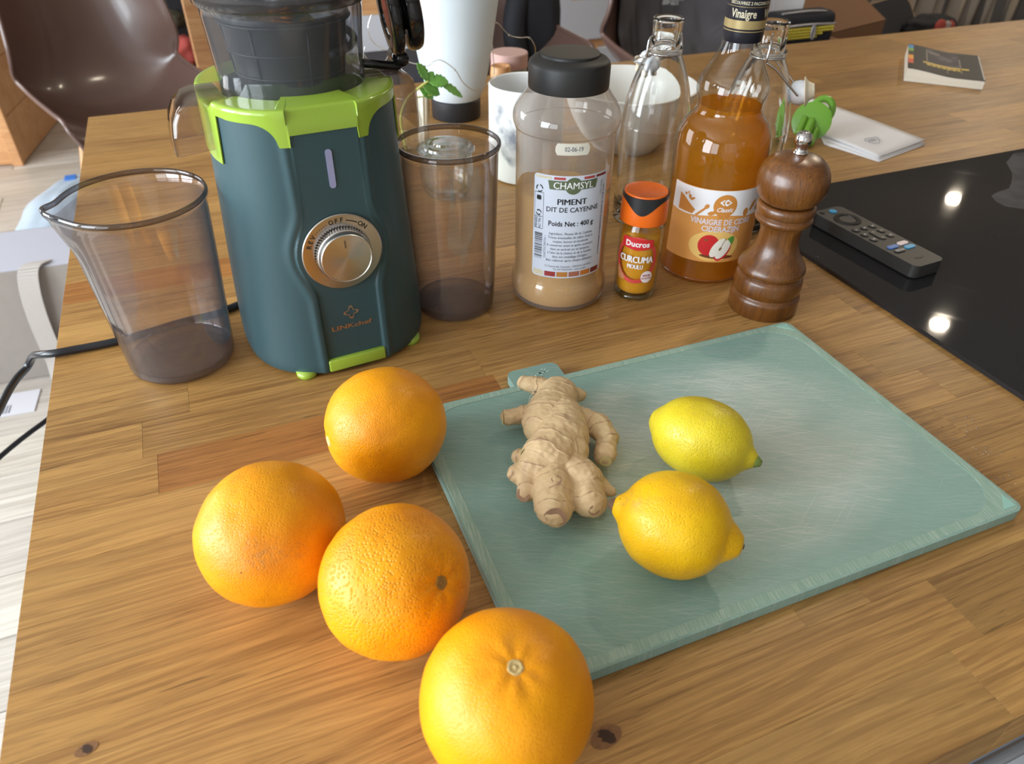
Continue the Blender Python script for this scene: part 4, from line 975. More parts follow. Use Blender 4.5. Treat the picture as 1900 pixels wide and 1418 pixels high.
d = bmesh.new()
text2d('VINAIGRE DE CIDRE', .0076, .00022, at=(.0005, .0664), bm=d, xs=.86); text2d('CIDERAZIJN', .0076, .00022, at=(.0005, .0596), bm=d, xs=.88); vl_('title_lettering', d, mat('silver_white_print', sr(222, 216, 226), .4), .0002)
vl_('glow', flat([ell(-.003, .0425, .024, .0155, 36)]), mat('warm_yellow_print', sr(236, 194, 112), .45), .0001)
vl_('apple_shadow', flat([ell(.001, .0318, .0165, .0022, 28, -.05)]), mat('brown_print', sr(120, 62, 34), .5), .00015)
vl_('apple', flat([ell(-.0085, .0435, .0098, .0105, 32), ell(.006, .0380, .0062, .0112, 32, -.5)]), REDP, .0003)
vl_('apple_half', flat([ell(.0005, .0412, .0050, .0108, 32, -.50), ell(.0062, .0395, .0050, .0108, 32, -.50)]), mat('flesh_print', sr(238, 234, 222), .5), .0004)
d = bmesh.new(); stroke([(.0072, .0505), (.0058, .0478), (.0032, .0408)], .0006, d); merge(d, flat([ell(.0032, .0402, .0011, .0020, 14, -.5), ell(-.0115, .0487, .0016, .0010, 12)])); vl_('apple_core', d, mat('core_print', sr(128, 92, 48), .5), .0005)
vl_('apple_leaf', flat([[(.0085, .0502), (.0120, .0525), (.0150, .0522), (.0152, .0480), (.0138, .0435), (.0125, .0455), (.0105, .0480)]]), LEAFP, .0005)

# ------------------------------------------------------------------ swing-top bottles
def swing(label, loc, rz, stopper, pose):
    t = empty('swing_top_bottle', label, 'bottle', loc, rz, 'clear swing top bottles')
    op = [(.0335, .0008), (.0352, .0035), (.0360, .010), (.0360, .095), (.0356, .108), (.0338, .125), (.0290, .146), (.0225, .164), (.0178, .174), (.0160, .178)]
    ip = [(r-.0030, z) for r, z in op if z > .005]
    pr = [(0, .0050), (.022, .0040), (.030, .0004)]+cr(op, 4)+[(.0172, .1785), (.0178, .1800), (.0176, .1822), (.0150, .1835), (.0144, .2030), (.0150, .2045), (.0150, .2070), (.0140, .2082), (.0118, .2076), (.0108, .2050), (.0106, .182)]+cr(ip[::-1], 4)+[(.0290, .0105), (.020, .0090), (0, .0095)]
    new_obj('bottle_glass', lathe(pr, 80), GLASS, t)
    w = new_obj('wire_collar', tube([(.0168*math.cos(2*PI*k/36), .0168*math.sin(2*PI*k/36), .1765) for k in range(36)], .0010, 6, closed=True), WIRE, t)
    for s in (-1, 1):
        new_obj('wire_loop', tube(cr([(s*.0165, 0, .1765), (s*.0215, 0, .1745), (s*.0235, 0, .1790), (s*.0215, .001, .1900), (s*.0165, .001, .1930), (s*.0146, .001, .1900)], 5), .0011, 6), WIRE, t)
        q = pose(s); new_obj('bail', tube(cr(q, 5), .0011, 6), WIRE, t)
    sc, sd = stopper; Qs = Vector((0, 0, 1)).rotation_difference(Vector(sd).normalized()).to_matrix().to_4x4()
    Ms = Matrix.Translation(sc) @ Qs
    b = lathe(cr([(0, -.0085), (.0060, -.0080), (.0105, -.0045), (.0118, 0), (.0112, .0042), (.0095, .0062), (0, .0062)], 4), 32); bmesh.ops.transform(b, matrix=Ms, verts=b.verts); so = new_obj('stopper', b, CERAM, t)
    b = lathe(cr([(.0, .0058), (.0130, .0056), (.0138, .0068), (.0100, .0092), (.0074, .0130), (.0062, .0150), (0, .0155)], 4), 32); bmesh.ops.transform(b, matrix=Ms, verts=b.verts); new_obj('rubber_seal', b, CREAM, so)
    b = tube([Ms @ Vector((0, -.0122, 0)), Ms @ Vector((0, .0122, 0))], .0016, 8); new_obj('stopper_pin', b, WIRE, so)
    return t
b1 = swing('empty swing top glass bottle between the spice jar and the vinegar', (.4385, .6630, 0), math.radians(12), ((.010, .0300, .160), (-.25, .5, -.8)),
      lambda s: [(s*.0235, .001, .1740), (s*.024, .008, .1730), (s*.020, .022, .1660), (s*.0125+.010, .030, .1600)])
b2 = swing('swing top bottle behind the vinegar, white stopper hanging at its side', (.5272, .6155, 0), math.radians(-130.5), ((0, .0365, .1445), (0, .95, .22)),
      lambda s: [(s*.0215, 0, .1745), (s*.0200, .010, .1690), (s*.0165, .024, .1560), (s*.0125, .0360, .1447)])

# ------------------------------------------------------------------ pepper mill
pm = empty('pepper_mill', 'turned dark wood pepper mill with a chrome finial', 'pepper mill', (.4428, .4543, 0))
MB = [(0, .0002), (.0300, .0002), (.0308, .0010), (.0309, .0140), (.0306, .0165)]+cr([(.0292, .0178), (.0284, .0192), (.0288, .0205), (.0300, .0245), (.0301, .0290), (.0292, .0340), (.0278, .0362)], 4)+cr([(.0270, .0370), (.0276, .0382), (.0292, .0400), (.0296, .0425), (.0282, .0465), (.0240, .0525), (.0205, .0585), (.0180, .0660), (.0173, .0740), (.0178, .0800), (.0198, .0850)], 4)+cr([(.0222, .0862), (.0240, .0880), (.0241, .0905), (.0226, .0925)], 4)+cr([(.0220, .0932), (.0236, .0945), (.0245, .0975), (.0241, .1010), (.0225, .1030), (.0200, .1034)], 4)+[(0, .1035)]
new_obj('body', lathe(MB, 72), WALNUT, pm, True, angle=45)
new_obj('head', lathe([(0, .1040)]+cr([(.0195, .1042), (.0228, .1052), (.0258, .1090), (.0285, .1150), (.0294, .1210), (.0288, .1275), (.0262, .1345), (.0205, .1405), (.0120, .1440), (.0050, .1452)], 5)+[(0, .1454)], 72), WALNUT, pm)
new_obj('finial', lathe([(0, .1450), (.0062, .1452), (.0064, .1464), (.0050, .1475)]+cr([(.0046, .1490), (.0052, .1512), (.0068, .1545), (.0070, .1575), (.0058, .1608), (.0030, .1628), (0, .1632)], 4), 36), CHROME, pm)

# ------------------------------------------------------------------ remote on the hob
rm = empty('remote_control', 'slim black remote control lying on the black hob', 'remote control', (.6205, .5035, .0043), math.radians(3.5))
RL, RW = .0695, .0200
b = prism([(x*1.0, y) for x, y in rrect(-RW, RW, -RL, RL, .0075, 6)], .0012, .0142, .0022, 2); new_obj('case', b, mat('remote_black', (.030, .028, .026, 1), .5), rm, True, angle=35)
def button(x, y, rx, ry, m, h=.0010, name='button'): return new_obj(name, prism(ell(x, y, rx, ry, 24), .0138, .0142+h, .0005, 2), m, rm, True, angle=35)
BTN = mat('rubber_button', (.016, .016, .017, 1), .4); ICON = mat('button_icon', sr(196, 196, 200), .5)
pw = button(-.0120, .0630, .0026, .0026, BTN); button(.0010, .0605, .0042, .0042, SKYP)
rg_ = bmesh.new(); dd = lathe([(.0088, .0140), (.0092, .0152), (.0138, .0152), (.0146, .0142)], 40, c=(0, .0385)); new_obj('navigation_ring', dd, mat('ring_black', (.010, .010, .010, 1), .22), rm, True, angle=35); button(0, .0385, .0086, .0086, mat('remote_black2', (.034, .031, .029, 1), .5), .0004, 'select_button')
for r_ in range(3):
    for c_ in range(3):
        if c_ == 1 and r_ > 0: continue
        bt = button(-.0118+c_*.0118, .0150-r_*.0118, .0042, .0042, BTN)
        ic = flat([ell(-.0118+c_*.0118, .0150-r_*.0118, .0016, .0011, 3+(r_+c_) % 3*2)]); 
        for v in ic.verts: v.co.z = .01528
        new_obj('icon', ic, ICON, bt, False)
vo = new_obj('volume_rocker', prism(rrect(-.0042, .0042, -.0132, .0072, .0041, 6), .0138, .0152, .0005, 2), BTN, rm, True, angle=35)
ic = bmesh.new(); stroke([(-.0013, .0035), (.0013, .0035)], .0005, ic); stroke([(0, .0022), (0, .0048)], .0005, ic); stroke([(-.0013, -.0095), (.0013, -.0095)], .0005, ic)
for v in ic.verts: v.co.z = .0153
new_obj('icon', ic, ICON, vo, False)
for (x, y, m) in ((-.0075, -.0290, BLUEP), (.0085, -.0270, PINKP), (-.0070, -.0375, BTN), (.0090, -.0355, SKYP)):
    k_ = new_obj('shortcut_button', prism(rrect(x-.0066, x+.0066, y-.0030, y+.0030, .0028, 5), .0138, .0153, .0005, 2), m, rm, True, angle=35)
ic = text2d('NETFLIX', .0034, .0001, at=(-.0070, -.0375), rot=0)
for v in ic.verts: v.co.z = .01536
new_obj('shortcut_lettering', ic, ICON, rm, False)
new_obj('smile_mark', tube(cr([(-.0060, -.0545, .0142), (0, -.0570, .0142), (.0060, -.0545, .0142)], 6), .0004, 4), BTN, rm)

# ------------------------------------------------------------------ things further back on the worktop
bk = empty('paperback_book', 'black covered paperback with yellow bands lying alone on the far worktop', 'book', (1.256, .998, 0), math.radians(-46))
BX, BY = .0615, .0930
def bz(x, y): return .0140+.0080*sm(.02, -.0615, x)
pg = bmesh.new()
N_ = 16
def sheet(x0, x1, y0, y1, zf, th, bm):
    g = [[(x0+(x1-x0)*i/N_, y0+(y1-y0)*j, zf(x0+(x1-x0)*i/N_)+k*th) for i in range(N_+1)] for k, j in ((0, 0), (1, 0), (1, 1), (0, 1))]
    rows = [[bm.verts.new(p) for p in r] for r in g]
    for a in range(4):
        for i in range(N_): bm.faces.new((rows[a][i], rows[a][i+1], rows[(a+1) % 4][i+1], rows[(a+1) % 4][i]))
    for e in (0, N_): bm.faces.new([rows[a][e] for a in ((0, 1, 2, 3) if e else (3, 2, 1, 0))])
    return bm
b = bmesh.new()
rows = [[b.verts.new((-BX+2*BX*i/N_, y, z if z is not None else bz(-BX+2*BX*i/N_, 0)-.0004)) for i in range(N_+1)] for y, z in ((-BY, .0006), (-BY, None), (BY, None), (BY, .0006))]
for a in range(4):
    for i in range(N_): b.faces.new((rows[a][i], rows[a][i+1], rows[(a+1) % 4][i+1], rows[(a+1) % 4][i]))
for e in (0, N_): b.faces.new([rows[a][e] for a in ((0, 1, 2, 3) if e else (3, 2, 1, 0))])
bmesh.ops.recalc_face_normals(b, faces=b.faces[:])
def page_mat():
    n = NT('page_edges'); o = n.obj(); l = n.noise(n.mapv(o, scale=(6, 6, 1400)), 1, 2)
    return n.surf(n.pbr(n.mix(l, sr(206, 194, 176), sr(232, 224, 208)), .8))
new_obj('pages', b, page_mat(), bk, False)
def cover_mat():
    n = NT('book_cover'); o = n.obj(); p1 = n.noise(o, 38, 4, .6)
    sp = n.n('ShaderNodeSeparateXYZ', {0: o}); inx = n.math('MULTIPLY', n.math('GREATER_THAN', sp.outputs[0], -.028), n.math('LESS_THAN', sp.outputs[0], .026)); iny = n.math('GREATER_THAN', sp.outputs[1], -.030)
    pic = n.ramp(p1, [(.35, sr(36, 33, 38)), (.55, sr(62, 56, 64)), (.72, sr(112, 104, 112))])
    return n.surf(n.pbr(n.mix(n.math('MULTIPLY', inx, iny), sr(34, 31, 31), pic), .6))
cv = new_obj('cover', sheet(-BX, BX, -BY, BY, lambda x: bz(x, 0), .0005, bmesh.new()), cover_mat(), bk, False)
def on_cover(name, polys, m):
    b = flat(polys); xs = [v.co.x for v in b.verts]; s = math.floor(min(xs)/.006)*.006
    while s < max(xs): bmesh.ops.bisect_plane(b, geom=b.verts[:]+b.edges[:]+b.faces[:], dist=1e-7, plane_co=(s, 0, 0), plane_no=(1, 0, 0)); s += .006
    for v in b.verts: v.co.z = bz(v.co.x, 0)+.0007
    new_obj(name, b, m, cv, False)
R4 = lambda x0, x1, y0, y1: [(x0, y0), (x1, y0), (x1, y1), (x0, y1)]
BY_ = mat('cover_yellow', sr(208, 172, 40), .45)
on_cover('title_band', [R4(-.036, .040, -.034, -.024)]+[R4(-.030+i*.0085, -.030+i*.0085+.0070, -.046, -.037) for i in range(7)], BY_)
on_cover('pale_streak', [R4(-.030, -.0285, -.02, .075), R4(-.026, -.006, .052, .058), R4(.026, .0275, -.06, .04), R4(.004, .005, -.075, -.046)], mat('cover_pale', sr(146, 134, 116), .5))
for y0, y1, c in ((.062, .088, (48, 140, 200)), (.038, .062, (120, 166, 60)), (.010, .036, (30, 34, 32)), (-.022, .008, (236, 160, 50)), (-.055, -.022, (214, 84, 48))): on_cover('colour_tab', [R4(-.0610, -.0525, y0, y1)], mat('tab_%d' % c[0], sr(*c), .45))
on_cover('worn_edge', [R4(.0600, .0614, -.085, .088)], mat('worn_white', sr(206, 204, 204), .7))

npn = empty('folded_paper', 'folded white paper sheets lying beside the hob, small ink doodle on top', 'paper', (0, 0, 0))
def fold(corners, z, lift, th, name, par=None):
    b = bmesh.new(); P4 = [Vector(c) for c in corners]; n_ = 10; lay = []
    for k in (0, 1):
        lay.append([[b.verts.new((*(P4[0].lerp(P4[1], i/n_)).lerp(P4[3].lerp(P4[2], i/n_), j/n_), z+k*th+lift*(j/n_)**1.5+.0012*math.sin(i/n_*PI)*lift/.004)) for i in range(n_+1)] for j in range(n_+1)])
    for k in (0, 1):
        for j in range(n_):
            for i in range(n_):
                f = (lay[k][j][i], lay[k][j][i+1], lay[k][j+1][i+1], lay[k][j+1][i]); b.faces.new(f if k else f[::-1])
    A, B = lay; rim = [(0, i) for i in range(n_)]+[(j, n_) for j in range(n_)]+[(n_, i) for i in range(n_, 0, -1)]+[(j, 0) for j in range(n_, 0, -1)]
    for p, q in zip(rim, rim[1:]+rim[:1]): b.faces.new((A[p[0]][p[1]], A[q[0]][q[1]], B[q[0]][q[1]], B[p[0]][p[1]]))
    return new_obj(name, b, NAPK, par or npn)
fold([(.795, .775), (.8174, .6952), (.9267, .7212), (.905, .950)], .0003, .0005, .0006, 'lower_sheet')
fold([(.806, .782), (.8215, .7010), (.9270, .7225), (.906, .951)], .0014, .0015, .0006, 'middle_sheet')
fs = fold([(.812, .800), (.8225, .7035), (.9260, .7240), (.905, .949)], .0032, .0040, .0006, 'upper_sheet')
b = tube([(.857+.013*math.cos(t)*.9+.004*math.sin(t), .750+.010*math.sin(t)+.003*math.cos(2*t), .0062+.0013) for t in np.linspace(0, 2*PI, 40)], .00035, 4, closed=True)
for a in (-.005, 0, .004): tube([(.853+a, .745, .0076), (.855+a, .752, .0076), (.858+a, .748, .0076)], .0003, 4, b)
new_obj('doodle', b, GREYP, fs)

rr0 = empty('citrus_reamer', 'apple green plastic reamer tool with ring handle lying on white paper', 'kitchen tool', (.785, .795, 0), math.radians(-28))
RN = Vector((-.62, -.52, .42)).normalized(); RQ = Vector((0, 0, 1)).rotation_difference(RN)
rr0.rotation_euler = (0, 0, 0); rr0.location = (.786, .800, 0)
MR = Matrix.Translation((0, 0, .0262)) @ RQ.to_matrix().to_4x4()
b = lathe([(0, -.002), (.0235, -.002), (.0265, -.0008), (.0265, .0008), (.0235, .002), (0, .002)], 40); bmesh.ops.transform(b, matrix=MR, verts=b.verts); new_obj('disc', b, GREENR, rr0, True, angle=40)
ru, rv = Vector((.76, -.62, .10)).normalized(), Vector((.25, .30, .92)).normalized()
b = tube([Vector((.026, .012, .0340)) + ru*(.0135*math.cos(t)) + rv*(.0165*math.sin(t)) for t in np.linspace(0, 2*PI, 28)][:-1], .0050, 10, closed=True); new_obj('ring_handle', b, GREENR, rr0)
for off, ln, rr_b in (((0, 0, 0), .046, .0062), ((.004, -.009, -.008), .034, .0045), ((-.007, .007, .003), .036, .0045)):
    p0 = Vector((0, 0, .0262))+Vector(off); d_ = Vector((-.66, -.55, -.30)).normalized()
    q0 = [p0+d_*ln*t for t in (0, .35, .7, 1.0)]
    for v in q0: v.z = max(v.z, rr_b+.0004)
    new_obj('reamer_blade', tube(cr([tuple(v) for v in q0], 5), rr_b, 10, radii=None), GREENR, rr0)

mg = empty('marbled_mug', 'white handleless mug with grey marbled stain, behind the smoky cup', 'mug', (.3626, .8300, 0))
def marble():
    n = NT('marbled_stoneware'); o = n.obj(); sp = n.n('ShaderNodeSeparateXYZ', {0: o})
    lat = n.math('ADD', n.math('MULTIPLY', sp.outputs[0], .93), n.math('MULTIPLY', sp.outputs[1], -.38))
    frt = n.math('ADD', n.math('MULTIPLY', sp.outputs[0], -.38), n.math('MULTIPLY', sp.outputs[1], -.93))
    wob = n.math('MULTIPLY', n.math('SUBTRACT', n.noise(o, 45, 4), .5), .9)
    a_ = n.math('DIVIDE', n.math('ADD', lat, .024), .019); b_ = n.math('DIVIDE', n.math('SUBTRACT', sp.outputs[2], .060), .034)
    b_ = n.math('ADD', b_, n.math('MULTIPLY', a_, .75))
    rad = n.math('ADD', n.math('ADD', n.math('MULTIPLY', a_, a_), n.math('MULTIPLY', b_, b_)), wob)
    m = n.math('MULTIPLY', n.ramp(rad, [(.62, (1, 1, 1)), (.95, (0, 0, 0))]), n.math('GREATER_THAN', frt, 0.0))
    spt = n.ramp(n.n('ShaderNodeTexVoronoi', {'Vector': o, 'Scale': 150.0}).outputs['Distance'], [(.12, (1, 1, 1)), (.2, (0, 0, 0))])
    c = n.mix(n.math('MULTIPLY', m, n.ramp(n.noise(o, 60, 3), [(.3, (.2, .2, .2)), (.65, (1, 1, 1))])), sr(226, 226, 224), sr(128, 132, 140))
    c = n.mix(n.math('MULTIPLY', n.math('MULTIPLY', spt, m), .5), c, sr(230, 230, 232))
    return n.surf(n.pbr(c, .28))
new_obj('mug_body', lathe([(0, .0003), (.0405, .0003), (.0435, .0025), (.0448, .008), (.0455, .030), (.0455, .100), (.0453, .1105), (.0443, .1120), (.0428, .1105), (.0425, .012), (.040, .007), (0, .0065)], 64), marble(), mg, True, angle=40)

pt = empty('white_planter', 'tall matt white tapered planter on a black saucer base', 'planter', (.3555, 1.0785, 0))
new_obj('base', lathe([(0, .0003), (.0362, .0003), (.0368, .0012), (.0368, .0262), (.0360, .0272), (0, .0272)], 64), BLACK, pt, True, angle=35)
new_obj('pot', lathe([(0, .0280), (.0335, .0280)]+cr([(.0362, .0284), (.0410, .0370), (.0455, .0500), (.0520, .0820), (.0580, .1200), (.0640, .1580), (.0685, .2000), (.0710, .2400)], 4)+[(.0712, .2420), (.0690, .2425), (.0640, .1900), (0, .1880)], 72), POTW, pt, True, angle=50)
new_obj('soil', lathe([(0, .2050), (.0610, .2050), (.0645, .2040)], 40, fn=lambda a, r, z: (r*math.cos(a), r*math.sin(a), z+.004*noise.noise(Vector((r*math.cos(a)*80, r*math.sin(a)*80, 0))))), mat('soil', sr(60, 46, 36), .9, var=.4, vscale=200), pt)
# copper fairy-light wire
fw = tube(cr([(.2278, 1.02, .16), (.2212, 1.02, .1447), (.2244, 1.02, .1283), (.2376, 1.02, .1174), (.2588, 1.015, .109), (.2692, 1.01, .1000), (.2800, 1.005, .0975), (.2929, 1.000, .0958), (.3007, .998, .1012), (.3120, .999, .1009), (.3305, 1.002, .0869), (.3431, 1.008, .0681), (.3571, 1.012, .0559), (.370, 1.018, .052), (.385, 1.028, .054), (.397, 1.04, .0585), (.4026, 1.04, .067), (.4003, 1.04, .0999), (.3982, 1.04, .1317), (.4054, 1.04, .1332), (.4119, 1.04, .1293), (.4258, 1.04, .1157), (.4424, 1.04, .1109), (.4567, 1.04, .1099), (.4655, 1.04, .0984), (.4711, 1.05, .0832), (.480, 1.08, .04), (.488, 1.11, .0015), (.50, 1.15, .0012)], 5), .0006, 5)
fo = tag(new_obj('fairy_light_wire', fw, SILV), 'thin silver fairy light wire looped around the white planter', 'string lights')
wb = tube(cr([(.2152, 1.02, .1225), (.2119, 1.02, .1129), (.2213, 1.02, .1), (.228, 1.02, .0947), (.240, 1.02, .102), (.250, 1.02, .115), (.2588, 1.015, .109)], 5), .0005, 5); new_obj('wire_end', wb, SILV, fo)
bb = bmesh.new()
for p in ((.4003, 1.04, .0999), (.4258, 1.04, .1157), (.3305, 1.002, .0869), (.2376, 1.02, .1174), (.2588, 1.015, .109), (.4567, 1.04, .1099)):
    s_ = bmesh.new(); bmesh.ops.create_icosphere(s_, subdivisions=2, radius=.0019); q_ = new_obj('light_bead', s_, thin('bead_resin', (.95, .95, .92, 1), (.6, .6, .58, 1), .05, spec=.15) if 'bead_resin' not in bpy.data.materials else bpy.data.materials['bead_resin'], fo, True, loc=p)
bb.free()

tum = empty('glass_tumbler', 'small clear tumbler holding a leafy sprig, behind the juicer', 'glass', (.250, .945, 0))
new_obj('glass_wall', lathe([(0, .0003), (.0200, .0003), (.0215, .003), (.0250, .0780), (.0256, .0800), (.0246, .0802), (.0238, .0780), (.0200, .010), (0, .008)], 48), GLASSJ, tum)
spg = empty('leafy_sprig', 'green serrated leaf sprig leaning in the small glass tumbler', 'sprig', (.250, .945, 0))
def W_(p): return Vector(p)-Vector((.250, .945, 0))
new_obj('stalk', tube(cr([W_(p) for p in ((.238, .940, .010), (.2330, .936, .0511), (.2416, .93, .0764), (.2566, .93, .088), (.2713, .93, .0964))], 6), .0016, 8), STEM, spg)
new_obj('stalk', tube(cr([W_(p) for p in ((.2416, .93, .0764), (.263, .928, .0788), (.2773, .928, .0793))], 5), .0010, 6), STEM, spg)
def leaf(a, c_, w, nrm, teeth=5):
    a, c_ = W_(a), W_(c_); d = (c_-a); L_ = d.length; d.normalize(); sd = d.cross(Vector(nrm)).normalized(); up = sd.cross(d)
    b = bmesh.new(); n_ = teeth*4; rows = []
    for i in range(n_+1):
        t = i/n_; hw = w*math.sin(PI*min(1, t*.95+.03))**.8*(1-.28*((i % 4)/4)); zc = -.10*L_*t*t
        rows.append([b.verts.new(a+d*L_*t+sd*hw*s+up*(zc+.18*hw*abs(s))) for s in (-1, -.5, 0, .5, 1)])
    for r0, r1 in zip(rows, rows[1:]):
        for k in range(4): b.faces.new((r0[k], r0[k+1], r1[k+1], r1[k]))
    return new_obj('leaf', evaluated(b, [('SOLIDIFY', dict(thickness=.0004))]), LEAF, spg)
leaf((.2713, .93, .0964), (.2590, .928, .1190), .0070, (.2, -1, .4)); leaf((.2713, .93, .0960), (.2961, .925, .0950), .0095, (.1, -.9, .7)); leaf((.2850, .928, .094), (.3150, .922, .0757), .0070, (.3, -.8, .8))
leaf((.2640, .930, .092), (.2849, .926, .0800), .0090, (0, -.8, .6)); leaf((.2600, .930, .0880), (.2760, .926, .0760), .0065, (-.1, -.8, .5)); leaf((.2680, .932, .0950), (.2790, .93, .1060), .0075, (.2, -1, .2))

gj = empty('glass_candle_jar', 'round clear glass jar with a stepped glass lid, behind the smoky cup', 'glass jar', (.2490, .800, 0))
new_obj('jar_wall', lathe([(0, .0004)]+cr([(.0150, .0006), (.0240, .0040), (.0295, .0140), (.0312, .0300), (.0305, .0450), (.0290, .0520)], 4)+[(.0300, .0530), (.0300, .0545), (.0280, .0545), (.0275, .0500), (.0290, .0300), (.0270, .0150), (.018, .0060), (0, .0055)], 56), GLASSJ, gj)
new_obj('glass_lid', lathe([(0, .0548), (.0330, .0548), (.0338, .0560), (.0338, .0585), (.0325, .0595), (.0280, .0597), (.0272, .0625), (.0255, .0632), (.0160, .0632), (.0150, .0655), (.0, .0660)], 56), thin('thick_glass', (.90, .93, .91, 1), (.46, .52, .48, 1), .03, spec=.10, power=2.0), gj, True, angle=30)

bw = empty('white_bowl', 'deep white ceramic bowl behind the swing top bottles', 'bowl', (.535, .880, 0))
new_obj('bowl_body', lathe([(0, .0020), (.040, .0020), (.0410, .0003), (.0455, .0003), (.047, .003)]+cr([(.0600, .0150), (.0745, .0380), (.0850, .0640), (.0892, .0780)], 4)+[(.0905, .0795), (.0905, .0812), (.0890, .0820), (.0868, .0808)]+cr([(.0820, .0640), (.0715, .0390), (.0570, .0180), (.036, .0085)], 4)+[(0, .0075)], 72), MUGW, bw, True, angle=50)
pk = empty('pink_box', 'small round box with pink lid behind the black lidded jar', 'box', (.512, 1.250, 0))
new_obj('box_body', lathe([(0, .0003), (.0300, .0003), (.0305, .001), (.0305, .0180), (0, .018)], 40), mat('sage_card', sr(170, 176, 160), .6), pk, True, angle=35)
new_obj('box_lid', lathe([(.0315, .0165), (.0322, .0170), (.0322, .0385), (.0310, .0400), (0, .0400)], 40), PINK, pk, True, angle=35)
wd = empty('wooden_knob', 'small turned wooden cup between white planter and pink box', 'wooden cup', (.478, 1.205, 0))
new_obj('turned_cup', lathe([(0, .0003), (.0120, .0003), (.0160, .006), (.0175, .018), (.0165, .030), (.0150, .0315), (.0135, .029), (0, .012)], 32), PINE, wd)

# ------------------------------------------------------------------ furniture beyond the worktop
def shell_pt(s, w):
    """seat shell: s 0 front lip .. 1 top of the back, w -1..1 across (front faces -y)"""
    prof = SHELL; k = s*(len(prof)-1); p = prof[min(int(round(k)), len(prof)-1)]
    y, z = p; hw = .245-.045*sm(.55, 1, s)-.02*sm(.12, 0, s); bk_ = sm(.42, .75, s)
    e = abs(w)**2.6
    return Vector((hw*w*(1-.06*e*(1-bk_)), y-.13*e*bk_-.02*e, z+.095*e*(1-bk_)*sm(-.05, .45, s)+.02*e))
SHELL = cr([(-.225, -.030), (-.215, -.004), (-.190, .004), (-.12, -.012), (-.03, -.024), (.06, -.022), (.125, .005), (.165, .060), (.190, .130), (.210, .210), (.228, .290), (.240, .345), (.246, .352)], 4)
def shell_chair(label, loc, rz, legs=True):
    t = empty('shell_chair', label, 'chair', loc, rz)
    b = bmesh.new(); NS, NW = len(SHELL), 28
    rows = [[b.verts.new(shell_pt(i/(NS-1), -1+2*j/NW)) for j in range(NW+1)] for i in range(NS)]
    for i in range(NS-1):
        for j in range(NW): b.faces.new((rows[i][j], rows[i][j+1], rows[i+1][j+1], rows[i+1][j]))
    new_obj('seat_shell', evaluated(b, [('SOLIDIFY', dict(thickness=.007, offset=-1)), ('BEVEL', dict(width=.002, segments=2))]), BROWN, t)
    edge = [shell_pt(i/(NS-1), -1) for i in range(NS)]+[shell_pt(1, -1+2*j/NW) for j in range(1, NW)]+[shell_pt(i/(NS-1), 1) for i in range(NS-1, -1, -1)]+[shell_pt(0, 1-2*j/NW) for j in range(1, NW)]
    new_obj('shell_rim', tube(edge, .0062, 8, closed=True), BROWN, t)
    lz = FZ-loc[2]
    for sx in (-1, 1):
        for sy in (-1, 1):
            new_obj('leg', tube([(sx*.10, sy*.10, -.035), (sx*.20, sy*.20, lz)], .011, 10, radii=[.013, .009]), PINE, t)
    new_obj('leg_bracket', box(-.11, .11, -.11, .11, -.045, -.030, .004), BLACK, t, False)
    return t
shell_chair('glossy brown shell chair at the left, by the worktop corner', (-.215, 2.52, -.345), math.radians(23))
shell_chair('brown shell chair carrying a grey hooded jacket, behind the glass bottles', (1.345, 1.93, -.235), math.radians(4))
shell_chair('brown shell chair with a black coat, behind the white planter', (.88, 2.30, -.25), math.radians(10))

jk = empty('grey_jacket', 'grey jacket with white chest lettering lying on a brown shell chair', 'jacket', (1.345, 1.93, -.235), math.radians(4))
b = bmesh.new(); NS, NW = 46, 40; rows = []
for i in range(NS):
    row = []
    for j in range(NW):
        s_, w = .06+.92*i/(NS-1), -.62+1.72*j/(NW-1)
        p = shell_pt(s_, max(-1, min(1, w))) if True else None
        if w > 1: p += Vector(((w-1)*.10, 0, -(w-1)*1.2))
        fldn = .018*noise.noise(Vector((w*3.2+s_*2, s_*5-w*2, 1.3)))+.010*noise.noise(Vector((w*9, s_*7+w*5, 4.1)))
        p = p+Vector((0, -.030*sm(.4, .8, s_), .020+.012*sm(.5, .2, s_)))+Vector((fldn*.3, -fldn*.6, fldn))
        row.append(b.verts.new(p))
    rows.append(row)
for r0, r1 in zip(rows, rows[1:]):
    for k in range(NW-1): b.faces.new((r0[k], r0[k+1], r1[k+1], r1[k]))
jko = new_obj('jacket_body', evaluated(b, [('SOLIDIFY', dict(thickness=.010)), ('SUBSURF', dict(levels=1, render_levels=1))]), JACK, jk)
for k_, pts in enumerate(([(.30, .0), (.30, .30), (.32, .62), (.30, .95)], [(.14, -.3), (.16, .1), (.14, .5), (.17, .9)])):
    P_2 = [shell_pt(s_, w)+Vector((0, -.010, .042)) for s_, w in cr(pts, 6)]; new_obj('jacket_seam', tube(P_2, .004, 6), JACK, jko)
